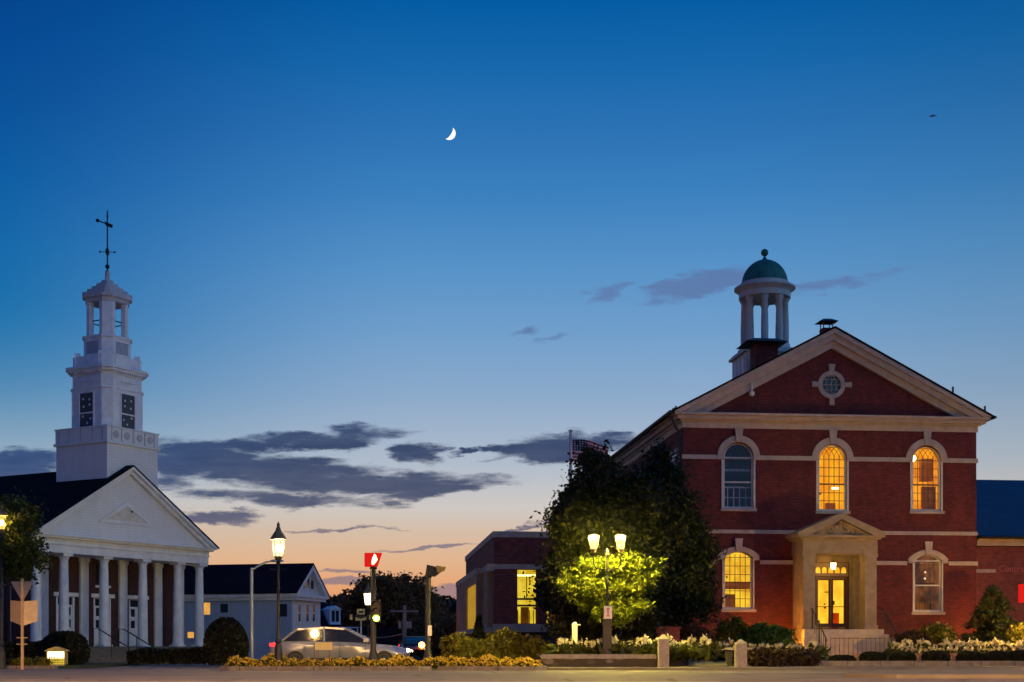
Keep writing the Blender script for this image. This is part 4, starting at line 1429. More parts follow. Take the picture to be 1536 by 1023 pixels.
# ------------------------------------------------------------------ parish house behind the church
G = Frame(440, 85, 76)
ph = tag(G.empty('parish_house'), 'long blue-grey boarded house with a dark roof and white gable end', 'house')
GW, GD = 4.4, 12.0
ge = G.tz(440, 893)[1]
ga = G.tz(467, 847, -.3)[1]
MB().box(0, GW, .1, GD, 0, ge).build('wall', 'blue_boards', ph)
MB().box(-.01, GW + .01, -.002, .099, 0, ge - .3).build('gable_wall', 'white_boards', ph)
MB().xz([(0, ge + .12), (GW, ge + .12), (GW / 2, ga - .3)], 0, .099).build('gable', 'white_boards', ph)
mb = MB()
mb.box(-.25, GW + .25, -.3, .1, ge - .28, ge - .1).box(-.4, GW + .4, -.4, .1, ge - .1, ge + .1).box(-.4, 0, .1, GD, ge - .1, ge + .1).box(-.2, 0, .1, GD, ge - .3, ge - .1)
sl = (ga - ge - .1) / (GW / 2 + .45)
for q in (-1, 1):
    mb.xz([(GW / 2 + q * (GW / 2 + .45), ge + .1), (GW / 2, ga), (GW / 2, ga - .34), (GW / 2 + q * (GW / 2 + .45 - .34 / sl), ge + .1)], -.42, .1)
mb.build('cornice', 'white_paint', ph)
mb = MB()
for q in (-1, 1):
    mb.xz([(GW / 2 + q * (GW / 2 + .5), ge + .1), (GW / 2, ga + .01), (GW / 2, ga + .1), (GW / 2 + q * (GW / 2 + .5), ge + .18)], -.45, GD)
mb.build('roof', 'slate_plum', ph)
mid = GW / 2
for (a, w_, z0, z1) in ((mid, .32, ge + .55, ge + 1.45), (mid - .75, .28, ge + .5, ge + .85), (mid + .75, .28, ge + .5, ge + .85)):
    gw = plate('gable_window', arch(a, z0 - .08, z1, w_ + .1, w_ + .1), [arch(a, z0, z1, w_, w_)], -.05, -.001, 'white_paint', ph)
    plate('pane', arch(a, z0, z1, w_, w_), [], -.02, -.002, 'dark_glass', gw)
for px_ in (448.5, 460.5, 470):
    t_, z0 = G.tz(px_, 932)
    z1 = G.tz(px_, 907)[1]
    gw = MB().box(t_ - .3, t_ + .3, -.05, -.003, z0 - .1, z0).box(t_ - .3, t_ - .2, -.04, -.003, z0, z1).box(t_ + .2, t_ + .3, -.04, -.003, z0, z1).box(t_ - .3, t_ + .3, -.05, -.003, z1, z1 + .1).box(t_ - .2, t_ + .2, -.035, -.012, (z0 + z1) / 2 - .03, (z0 + z1) / 2 + .03).build('window', 'white_paint', ph)
    MB().box(t_ - .2, t_ + .2, -.02, -.004, z0, z1).build('pane', 'dark_glass', gw)
S = Frame(440, 85, 76 - 90)     # side wall axes: t runs back along the wall toward the right; we use its negative


def side_win(px_, y0, y1, hw, m, lab=None):
    # point on the plane local x = 0 of the parish house
    k, v0 = (px_ - CX) / F, (HZ - y1) / F
    ou = G.O[0] * G.u[0] + G.O[1] * G.u[1]
    q = ou / (k * G.u[0] + G.u[1])
    d_ = (k * q - G.O[0]) * G.w[0] + (q - G.O[1]) * G.w[1]
    z0, z1 = EYE + v0 * q, EYE + (HZ - y0) / F * q
    gw = MB().box(-.05, -.001, d_ - hw - .08, d_ + hw + .08, z0 - .1, z0).box(-.04, -.001, d_ - hw - .08, d_ - hw, z0, z1).box(-.04, -.001, d_ + hw, d_ + hw + .08, z0, z1).box(-.05, -.001, d_ - hw - .08, d_ + hw + .08, z1, z1 + .08).build('window', 'blue_boards', ph)
    if lab:
        gw['label'] = lab
    MB().box(-.02, -.002, d_ - hw, d_ + hw, z0, z1).build('pane', m, gw)


side_win(309, 904, 922, .3, 'lit_house', 'window glowing amber')
side_win(336.5, 906, 919, .26, 'dark_glass')
side_win(425, 906, 925, .26, 'dark_glass')
side_win(286.5, 948, 957, .22, 'lit_house', 'small lit window low on the wall')
# ground-level extension of the plain wall, small house behind
H2 = Frame(482, 105, 20)
h2 = tag(H2.empty('small_house'), 'small dark roofed house with a white dormer behind the blue house', 'house')
MB().box(0, 6, 0, 7, 0, 2.4).build('wall', 'slate_plum', h2)
zr = H2.tz(490, 904)[1]
MB().yz([(-.3, 2.3), (3.5, zr), (7.3, 2.3)], -.3, 1.5).build('roof', 'slate_plum', h2)
t_, z_ = H2.tz(503, 914, -.4)
dm_ = MB().box(t_ - .4, t_ + .4, -.4, 2.5, z_ - 1.15, z_).xz([(t_ - .5, z_), (t_ + .5, z_), (t_, z_ + .3)], -.5, 2.5).build('dormer', 'white_paint', h2)
MB().box(t_ - .28, t_ - .04, -.43, -.401, z_ - .95, z_ - .1).box(t_ + .04, t_ + .28, -.43, -.401, z_ - .95, z_ - .1).build('window', 'dark_glass', dm_)
MB().box(.6, 2.4, -2.2, 0, 2.25, 2.33).tube([(.7, -2.1, 0), (.7, -2.1, 2.25)], .05, 6).tube([(2.3, -2.1, 0), (2.3, -2.1, 2.25)], .05, 6).build('porch', 'white_paint', h2)

# ------------------------------------------------------------------ modern library behind the tree
L = Frame(741, 70, 6)
lib = tag(L.empty('modern_library'), 'flat roofed modern brick library with tall lit windows, left of the tree', 'building')
lz = lambda py: L.tz(760, py)[1]
LW, LD = 7.8, 20.
zt0, zt1, zt2, zb2, zb1 = lz(797), lz(806), lz(846), lz(936), lz(948)
MB().box(.0, LW, .0, LD, zt2, zt1).build('upper_wall', 'brick_library', lib)
MB().box(-.06, LW, -.06, LD + .06, zt1, zt0).build('parapet', 'pale_stone', lib)
wl = [L.tz(775.5, 900)[0], L.tz(805.5, 900)[0]]
ww = wl[1] - wl[0]
opens = [(wl[0] + i * (ww + .46), wl[0] + i * (ww + .46) + ww) for i in range(4)]
plate('front_wall', [(.02, zb2 - .0), (LW, zb2), (LW, zt2 - .25), (.02, zt2 - .25)], [[(a, zb2 + .03), (b, zb2 + .03), (b, zt2 - .28), (a, zt2 - .28)] for a, b in opens], .12, .4, 'brick_library', lib)
MB().box(-.0, LW, .02, .5, zt2 - .25, zt2 - .001).build('lintel_band', 'pale_stone', lib)
MB().box(-.05, LW, -.05, .5, zb1, zb2 - .002).build('base_band', 'pale_stone', lib)
MB().box(.25, LW, .3, LD, 0, zb1 - .001).build('plinth', 'shade', lib)
for a, b in opens:
    w_ = MB()
    for f_ in (.42, .31):
        z = zb2 + (zt2 - zb2) * f_
        w_.box(a, b, .18, .26, z - .05, z + .05)
    w_.box((a + b) / 2 - .02, (a + b) / 2 + .02, .2, .24, zb2 + (zt2 - zb2) * .42, zt2 - .6)
    w_.box(a, a + .04, .18, .26, zb2 + .03, zt2 - .28).box(b - .04, b, .18, .26, zb2 + .03, zt2 - .28)
    wo_ = w_.build('window', 'furniture', lib)
    MB().box(a, b, .27, .28, zb2 + .03, zt2 - .28).build('pane', 'glass', wo_)
    MB().add([(a - .2, 2.2, zb2), (b + .2, 2.2, zb2), (b + .2, 2.2, zt2 - .2), (a - .2, 2.2, zt2 - .2), (a - .2, .42, zb2), (b + .2, .42, zb2), (b + .2, .42, zt2 - .2), (a - .2, .42, zt2 - .2)],
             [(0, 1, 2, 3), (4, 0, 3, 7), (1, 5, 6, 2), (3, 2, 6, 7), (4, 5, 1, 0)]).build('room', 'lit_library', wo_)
    mb = MB()
    for f_ in np.linspace(0, 1, 6):
        mb.box(a + (b - a) * f_ - .02, a + (b - a) * f_ + .02, 1.5, 1.54, zb2, zb2 + .75)
    mb.box(a + .35, a + .75, 1.2, 1.5, zb2, zb2 + .9)
    mb.build('balustrade', 'furniture', wo_)
    MB().box(a, b, .6, .75, zt2 - .55, zt2 - .5).box(a, b, 1.2, 1.35, zt2 - .55, zt2 - .5).build('strip_light', 'lit_ceiling', wo_)
# lower block standing out on the left side
zk = zt2 - .02
mb = MB()
mb.box(-.62, .0, 3.2, 3.9, zb1, zk - .3).box(-.62, 0, 11.5, LD, zb1, zk - .3).box(-.62, .0, 3.9, 11.5, zk - .75, zk - .3)
mb.box(0.001, .3, .3, LD, zb1, zt2 - .001).box(-.3, .0, .5, 3.2, zb1, zk - .3)
mb.build('side_block', plain('tan_block', (.33, .21, .13), .8, .15, 2), lib)
MB().box(-.66, .0, 3.15, LD, zk - .3, zk).box(-.34, .0, .02, 3.15, zk - .3, zk).box(-.36, .02, -.02, .5, zk - .34, zk + .02).build('coping', 'pale_stone', lib)
MB().box(-.66, .0, .3, LD, zb1 - .02, zb1 + .25).build('side_band', 'pale_stone', lib)
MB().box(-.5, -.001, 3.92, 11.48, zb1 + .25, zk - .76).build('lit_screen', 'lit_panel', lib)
MB().box(-.38, -.301, .95, 1.3, L.tz(733, 897)[1], L.tz(733, 890)[1]).box(-.38, -.301, .6, 1.2, zb1 + .0, zb1 + .35).build('stone_block', 'pale_stone', lib)

# ------------------------------------------------------------------ lamps
def lantern(parent, c, s=1.0, glass='lamp_glass', cap='bronze', tall=True):
    """street lantern: flared glass, hooded cap, small base; c = bottom centre"""
    x, y, z = c
    b = MB().lathe([(.05 * s, -.12 * s), (.10 * s, -.08 * s), (.13 * s, 0), (.15 * s, .03 * s)], c, 12)
    for i in range(6):
        a = i * math.pi / 3
        b.tube([(x + .145 * s * math.cos(a), y + .145 * s * math.sin(a), z), (x + .21 * s * math.cos(a), y + .21 * s * math.sin(a), z + .62 * s)], .008 * s, 4)
    if tall:
        b.lathe([(.275 * s, .60 * s), (.26 * s, .66 * s), (.17 * s, .80 * s), (.1 * s, .9 * s), (.07 * s, 1.0 * s), (.045 * s, 1.04 * s), (.06 * s, 1.09 * s), (.012 * s, 1.2 * s)], c, 16)
    else:
        b.lathe([(.23 * s, .60 * s), (.22 * s, .63 * s), (.1 * s, .68 * s), (.02 * s, .72 * s)], c, 16)
    o = b.build('lantern', cap, parent)
    MB().lathe([(.125 * s, .02 * s), (.20 * s, .595 * s)], c, 16, False).build('lantern_glass', glass, o, True)
    MB().ball((x, y, z + (.30 if tall else .535) * s), .085 * s, 12, 1, 1, 1.2 if tall else .6).build('bulb', {'lamp_glass': 'bulb', 'lamp_tall': 'bulb_tall', 'lamp_dim': 'bulb_dim', 'lamp_garden': 'bulb_garden'}.get(glass, 'bulb_far'), o, True)
    return o


def post_shaft(mb, h, r=.055):
    mb.lathe([(.17, 0), (.17, .12), (.15, .18), (.13, .75), (.10, .85), (.12, .9), (.08, 1.0), (r + .015, 1.2), (r, 1.6), (r * .85, h * .72), (r * 1.35, h * .725), (r * 1.35, h * .74), (r * .8, h * .75), (r * .7, h - .12), (r * 1.5, h - .1), (r, h)], (0, 0, 0), 14)
    return mb


# single ornate lamp in the flower bed
def single_lamp(name, label, px, Y, py_glass0, s, group=None, zbase=.12, glass='lamp_tall'):
    x, _, z = at(px, py_glass0, Y)
    root = tag(empty(name, (x, Y, zbase)), label, 'street lamp', group)
    h = z - zbase - .12 * s
    post_shaft(MB(), h).build('post', 'iron', root, True)
    MB().tube([(-.24 * s, 0, h - .3), (.24 * s, 0, h - .3)], .02 * s, 6).ball((-.25 * s, 0, h - .3), .035 * s, 8).ball((.25 * s, 0, h - .3), .035 * s, 8).build('ladder_bar', 'iron', root)
    lantern(root, (0, 0, h + .12 * s), s, glass)
    return root


single_lamp('street_lamp', 'tall black lamp post with a bright glass lantern in the yellow flower bed', 417.5, 50.2, 836, 1.08)
single_lamp('street_lamp', 'lantern shining through the leaves of the street tree', 2, 52.0, 795, .9, zbase=.0, glass='lamp_dim')


def double_lamp(name, label, px, Y, py, zbase=.1):
    x, _, z = at(px, py, Y)
    root = tag(empty(name, (x, Y, zbase)), label, 'street lamp')
    h = z - zbase
    mb = post_shaft(MB(), h - .1, .055)
    mb.box(-.16, .16, -.13, .13, 0, 1.75)
    mb.build('post', 'iron', root, True)
    mb = MB()
    for s_ in (-1, 1):
        mb.tube([(0, 0, h - .75), (s_ * .2, 0, h - .72), (s_ * .42, 0, h - .68), (s_ * .505, 0, h - .52), (s_ * .505, 0, h - .1)], .025, 6)
    mb.lathe([(.05, h - .1), (.08, h - .05), (.01, h + .05)], (0, 0, 0), 8)
    mb.build('arm', 'iron', root)
    for s_ in (-1, 1):
        lantern(root, (s_ * .505, 0, h), .88, 'lamp_glass', 'bronze', False)
    return root


double_lamp('double_street_lamp', 'black post with two lit lanterns in front of the big tree', 910.8, 51.3, 825)
single_lamp('garden_lamp', 'short lantern post in the garden in front of the conifer', 1566, 57.2, 918, .8, zbase=.25, glass='lamp_garden')
for gx, gY, gz, lab in ((1166, 63.6, .55, 'low garden light among the shrubs left of the stone porch'), (1489, 64.6, .9, 'garden light on a short stake behind the conifer')):
    x = at(gx, 900, gY)[0]
    gl_ = tag(empty('garden_light', (x, gY, .5)), lab, 'garden light')
    MB().lathe([(.05, -.1), (.05, gz - .25), (.1, gz - .22), (.1, gz - .15)], (0, 0, 0), 12).build('stake', 'iron', gl_)
    MB().ball((0, 0, gz - .06), .085, 12).build('bulb', 'bulb_wall', gl_, True)
# hooded road lights over the near lane, between the camera and the road
for lx, ax_, lab in ((-13.4, 1.9, 'hooded road light over the near lane, toward the church'), (14.2, -1.9, 'hooded road light over the near lane, toward the brick hall')):
    rl = tag(empty('road_light', (lx, 14.5, .0)), lab, 'street light')
    MB().lathe([(.14, 0), (.12, .3), (.09, .5), (.06, 8.6)], (0, 0, 0), 12).build('pole', 'galvanised', rl, True)
    MB().tube([(0, 0, 8.3), (ax_ * .3, 0, 8.75), (ax_, 0, 8.9)], [.05, .045, .04], 8).build('arm', 'galvanised', rl, True)
    hd = MB().lathe([(.36, 0), (.37, 0), (.37, .16), (.2, .3), (.08, .34), (.07, .3), (.18, .27), (.36, .15), (.36, 0)], (ax_, 0, 8.62), 24, False).build('hood', 'galvanised', rl, True)
    MB().ball((ax_, 0, 8.676), .02, 10, 1, 1, .3).build('bulb', 'bulb_road', hd, True)
# sign plate on the double lamp
sx, sy, sz = at(912, 918, 51.1)
sg = tag(empty('parking_sign', (sx, sy - .0, sz)), 'small pale plate with red marks on the double lamp post', 'sign')
MB().box(-.15, .15, -.02, 0, -.25, .22).build('plate', 'sign_white', sg)
MB().box(-.02, .02, -.026, -.0205, -.12, .12).box(-.06, .06, -.026, -.0205, .10, .13).box(-.07, .07, -.026, -.0205, -.16, -.13).build('marks', 'sign_mark', sg)

# tall grey davit light by the parish house
x, y, z = at(377.5, 852, 60)
dv = tag(empty('davit_light', (x, y, .05)), 'slim grey pole with a curved arm beside the lamp post', 'street light')
MB().lathe([(.12, 0), (.1, .2), (.085, .3), (.07, z - .05)], (0, 0, 0), 12).build('pole', 'galvanised', dv, True)
ax = at(412, 842, 60)[0] - x
MB().tube([(0, 0, z - .45), (.04, 0, z - .12), (.25, 0, z + .02), (ax * .6, 0, z + .2), (ax, 0, z + .27)], [.06, .055, .045, .04, .035], 8).build('arm', 'galvanised', dv, True)
MB().ball((ax + .1, 0, z + .26), .16, 12, 1.9, .8, .45).build('head', 'galvanised', dv, True)

# far lantern by the traffic signal
x, y, z = at(552, 908, 78)
fl = tag(empty('far_street_lamp', (x, y, 0)), 'distant lit lantern just left of the traffic signal post', 'street lamp')
post_shaft(MB(), z - .1, .05).build('post', 'iron', fl, True)
lantern(fl, (0, 0, z), 1.1, 'lamp_small', 'bronze', True)

# ------------------------------------------------------------------ traffic signals
def signal_post(root, h, r=.1):
    MB().lathe([(.24, 0), (.24, .15), (.15, .45), (r, .6), (r * .95, h - .1), (r * 1.3, h - .08), (r * 1.2, h)], (0, 0, 0), 14).build('post', 'iron', root, True)


def visor_head(root, z, w, h, lit, flip=1, m='iron'):
    """signal head seen from the side: case, hood opening toward the right"""
    o = MB().xz([(-w * .5, z), (w * .22, z), (w * .5, z + h), (-w * .5, z + h)] if flip > 0 else [(-w * .45, z + h * .1), (w * .1, z), (w * .5, z + h * .45), (w * .5, z + h * .72), (-w * .35, z + h)], -.18, .18).build('signal_head', m, root)
    return o


x, y, z = at(560, 850, 50.9)
ts = tag(empty('traffic_signal', (x, y, .12)), 'traffic signal glowing red on top with a green light halfway down', 'traffic light')
signal_post(ts, z - .12, .11)
x2 = at(560, 985, 50.9)
red_glow_case = emit('red_glow_case', (1.0, .02, .015), .72)  # whole case emits, painting in the red spill of its lens
hd = visor_head(ts, z - .12, .62, .5, True, 1, red_glow_case)
cx0 = .06
MB().xz([(cx0 - .09, z - .06), (cx0 - .02, z - .05), (cx0 + .11, z + .12), (cx0 + .06, z + .28), (cx0 - .0, z + .34), (cx0 - .07, z + .2), (cx0 - .1, z + .06)], -.2, -.181).build('lens', emit('red_lens', (1, .5, .25), 6), hd)
gz = at(565.5, 925, 50.7)[2] - .12
gh = MB().box(-.02, .28, -.16, .1, gz - .2, gz + .62).build('signal_head', 'iron', ts)
gh['label'] = 'lower signal head with a lit green lens'
mb = MB()
for k in range(3):
    mb.lathe([(.13, 0), (.13, .16)], (0, 0, 0), 14)
    for i in range(len(mb.v) - 28, len(mb.v)):
        a_, b_, c_ = mb.v[i]
        mb.v[i] = (.13 + a_, -.16 - c_, gz + b_ + k * .26 - .06)
mb2 = MB()
for k in range(3):
    a0 = np.linspace(-.2, math.pi + .2, 9)
    zc = gz - .06 + k * .26
    vs = [(.13 + .12 * math.cos(a), -.16, zc + .12 * math.sin(a)) for a in a0] + [(.13 + .13 * math.cos(a), -.34, zc + .13 * math.sin(a)) for a in a0]
    mb2.add(vs, [(i, i + 1, i + 10, i + 9) for i in range(8)])
mb2.build('visor', 'iron', gh)
MB().ball((.13, -.17, gz - .06), .105, 14, 1, .5).build('lens', 'green_light', gh, True)
x, y, z = at(642, 863, 54)
t2 = tag(empty('traffic_signal', (x, y, .1)), 'dark unlit traffic signal on a plain post, right of the red one', 'traffic light')
signal_post(t2, z - .1, .12)
hd = visor_head(t2, z - .15, .66, .46, False, -1)
hd.location.x = .2
MB().xz([(.18, z - .02), (.44, z + .05), (.5, z + .14), (.5, z + .22), (.12, z + .27)], -.24, -.181).build('visor', 'bronze', hd).location.x = 0
sz_ = at(645, 946, 54)[2] - .1
MB().box(-.0, .16, -.16, -.13, sz_ - .2, sz_ + .2).build('button_plate', 'sign_white', t2)
x, y, z = at(1536, 892, 56)
t3 = tag(empty('traffic_signal', (x + .1, y, .1)), 'traffic signal with a glowing red hood at the right edge', 'traffic light')
signal_post(t3, z + .4, .1)
h3 = MB().box(-.28, .22, -.2, .15, z - .42, z + .32).build('signal_head', red_glow_case, t3)
MB().ball((.03, -.2, z - .05), .16, 14, 1, .5).build('lens', 'red_core', h3, True)

# ------------------------------------------------------------------ road signs, poles
x, y, z = at(33.5, 995, 50.5)
sp = tag(empty('road_sign', (x, y, .0)), 'post with a triangular sign above an angled board, seen from behind', 'sign')
zz_ = lambda py: EYE + (HZ - py) / F * 50.5
MB().box(-.045, .045, -.03, .03, 0, zz_(868)).build('post', 'sign_back', sp)
MB().xz([(-.42, zz_(872)), (.38, zz_(872)), (.38, zz_(874)), (.03, zz_(901)), (-.04, zz_(901)), (-.42, zz_(874))], .031, .045).build('triangle_plate', plain('plate_grey', (.30, .25, .2), .5, .1, 4), sp)
bd = MB()
for q in (-1, 1):
    e = -.56 if q < 0 else .46
    a, b, c_, d_ = (0, zz_(902)), (e, zz_(900)), (e, zz_(931)), (0, zz_(939))
    vs = [(p[0], .05 + abs(p[0]) * .5, p[1]) for p in (a, b, c_, d_)] + [(p[0], .065 + abs(p[0]) * .5, p[1]) for p in (a, b, c_, d_)]
    bd.add(vs, [(0, 1, 2, 3), (7, 6, 5, 4), (0, 4, 5, 1), (1, 5, 6, 2), (2, 6, 7, 3), (3, 7, 4, 0)])
bd.build('angled_board', 'sign_back', sp)
MB().box(-.2, .2, -.05, -.031, zz_(957.5), zz_(956)).box(-.2, .2, -.05, -.031, zz_(967), zz_(965.5)).build('bracket', 'sign_back', sp)

# lit church notice board
x, y, z = at(85.5, 1003, 55.5)
cs = tag(empty('church_sign', (x, y, .09)), 'small gabled notice box lit from inside, on the church lawn', 'sign')
mq = 55.5 / F
w_ = 14.5 * mq
zq = lambda py: EYE + (HZ - py) / F * 55.5 - .09
MB().box(-w_, -w_ + .05, -.15, .15, 0, zq(977)).box(w_ - .05, w_, -.15, .15, 0, zq(977)).box(-w_, w_, -.15, .15, 0, .05).box(-w_ + .05, w_ - .05, .1, .15, .05, zq(977)).build('case', plain('gilt_frame', (.4, .32, .1), .5), cs)
MB().xz([(-w_ - .05, zq(977)), (w_ + .05, zq(977)), (w_ + .05, zq(975.5)), (0, zq(969.5)), (-w_ - .05, zq(975.5))], -.2, .2).build('gable_top', plain('gilt_top', (.55, .45, .12), .5), cs)
MB().box(-w_ + .05, w_ - .05, -.1, -.08, .05, zq(987.5)).build('message_panel', 'lit_sign', cs)
MB().box(-w_ + .05, w_ - .05, -.1, -.08, zq(987.4), zq(977.2)).build('light_band', 'lit_sign_top', cs)
mb = MB()
for r_, (z_, hh_) in enumerate(((zq(987), .045), (zq(991), .03), (zq(994.5), .03), (zq(998), .025))):
    xx = -w_ + .1
    while xx < w_ - .12:
        l_ = random.uniform(.03, .09)
        if random.random() < .75:
            mb.box(xx, min(xx + l_, w_ - .09), -.106, -.1005, z_, z_ + hh_)
        xx += l_ + .03
mb.build('faded_marks', plain('faded_mark', (.22, .17, .04), .7), cs)

# yellow board low in the flower bed
x, y, z = at(485.5, 980, 49.6)
yb = tag(empty('bed_sign', (x, y, .12)), 'plain yellow board standing low among the yellow flowers', 'sign')
zq = lambda py: EYE + (HZ - py) / F * 49.6 - .12
MB().box(-.31, .31, -.015, .015, zq(975), zq(963.5)).build('board', 'sign_yellow', yb)
MB().box(-.22, -.18, .016, .05, 0, zq(965)).box(.18, .22, .016, .05, 0, zq(965)).build('stake', 'wood_door', yb)

# cluster of small signs left of the green light
x, y, z = at(541.5, 950, 70)
gs = tag(empty('sign_cluster', (x, y, 0)), 'post with small arrow plates by the green traffic light', 'sign')
zq = lambda py: EYE + (HZ - py) / F * 70
MB().tube([(0, 0, 0), (0, 0, zq(913))], .04, 8).build('post', 'sign_white', gs)
pm_ = 70 / F
for (x0, x1, y0, y1) in ((-6, 6, 913.5, 921.5), (-8, 8, 925, 931), (-16.5, -12.5, 922, 930), (12, 15, 922, 930)):
    MB().box(x0 * pm_, x1 * pm_, -.08, -.05, zq(y1), zq(y0)).build('plate', 'sign_yellow', gs)
mb = MB().box(-16 * pm_, 15 * pm_, -.05, -.042, zq(924.5), zq(923.5))
mb.build('cross_bar', 'iron', gs)
mb = MB().xz([(-11 * pm_, zq(924.8)), (0, zq(921.6)), (9 * pm_, zq(925)), (0, zq(928))], -.1, -.081).box(-3 * pm_, 4 * pm_, -.1, -.081, zq(919.5), zq(916.5))
mb.build('arrow_marks', 'iron', gs)

# utility pole with two plates, far down the street
x, y, z = at(606.8, 908, 92)
up = tag(empty('utility_pole', (x, y, 0)), 'pale wooden utility pole with a crossarm, far down the side street', 'utility pole')
MB().tube([(0, 0, 0), (0, 0, z)], [.16, .11], 8).build('pole', plain('pale_wood', (.42, .33, .28), .8), up)
MB().box(-.95, .95, -.12, -.02, z - .45, z - .33).build('crossarm', plain('pale_wood_arm', (.42, .32, .26), .8), up)
zq = lambda py: EYE + (HZ - py) / F * 92
for a, b in ((-9, -4.5), (2.5, 6.5), (7, 11)):
    MB().box(a * 92 / F, b * 92 / F, -.2, -.17, zq(942.5), zq(932)).build('plate', plain('plate_pink', (.5, .42, .4), .6), up)
mb = MB()
pts = [(-1.9 - 1.5 + 3.4 * i / 8 - 0, -.1 - .0, zq(950) - .28 * math.sin(math.pi * i / 8)) for i in range(9)]
mb.tube(pts, .03, 4)
mb.build('wire', 'sign_back', up)

# flag pole and flag
x, y, z = at(856, 646, 66)
fp = tag(empty('flagpole', (x, y, .3)), 'tall grey metal flagpole rising from behind the big tree', 'flagpole')
MB().lathe([(.11, 0), (.1, .3), (.085, z * .6), (.065, z - .35), (.11, z - .33), (.11, z - .28), (.02, z - .25)], (0, 0, 0), 12).build('pole', 'galvanised', fp, True)
fm, ft, fb = mat('flag')
UV = ft.n('ShaderNodeUVMap')
fu, fv, _ = ft.sep(UV.outputs[0])
stripe = ft.m('GREATER_THAN', ft.m('FRACT', ft.m('MULTIPLY', fv, 6.5)), .5)
col = ft.mix(stripe, (.35, .02, .03, 1), (.62, .5, .52, 1))
canton = ft.m('MULTIPLY', ft.m('LESS_THAN', fu, .4), ft.m('GREATER_THAN', fv, .46))
vo_ = ft.n('ShaderNodeTexVoronoi')
ft.put(vo_.inputs['Vector'], ft.xyz(ft.m('MULTIPLY', fu, 14), ft.m('MULTIPLY', fv, 10), 0))
vo_.inputs['Randomness'].default_value = 0
vo_.inputs['Scale'].default_value = 1
star = ft.m('LESS_THAN', vo_.outputs[0], .22)
ft.put(fb.inputs['Base Color'], ft.mix(canton, col, ft.mix(star, (.012, .02, .1, 1), (.6, .6, .65, 1))))
fb.inputs['Roughness'].default_value = .8
nx, nz = 28, 14
vs, fs, uvs = [], [], []
fw, fh = 1.75, 1.05
for j in range(nz + 1):
    for i in range(nx + 1):
        a, b = i / nx, j / nz
        px_ = a * fw * (1 - .05 * (1 - b))
        vs.append((px_, .16 * math.sin(a * 7 + b * 1.2) * a ** .5, -fh * (1 - b) - .22 * a * a - .1 * a + .04 * math.sin(a * 6)))
        uvs.append((a, b))
for j in range(nz):
    for i in range(nx):
        k = j * (nx + 1) + i
        fs.append((k, k + 1, k + nx + 2, k + nx + 1))
me = bpy.data.meshes.new('flag')
me.from_pydata(vs, [], fs)
uvl = me.uv_layers.new(name='UVMap')
for lp in me.loops:
    uvl.data[lp.index].uv = uvs[lp.vertex_index]
me.polygons.foreach_set('use_smooth', [True] * len(me.polygons))
fo = link('flag', me, fm)
fo.location = (x + .08, y, at(858, 659, 66)[2])
tag(fo, 'red, white and blue striped flag with a starry corner on the flagpole', 'flag')

# ------------------------------------------------------------------ car
def lerp(a, b, t):
    return a + (b - a) * t


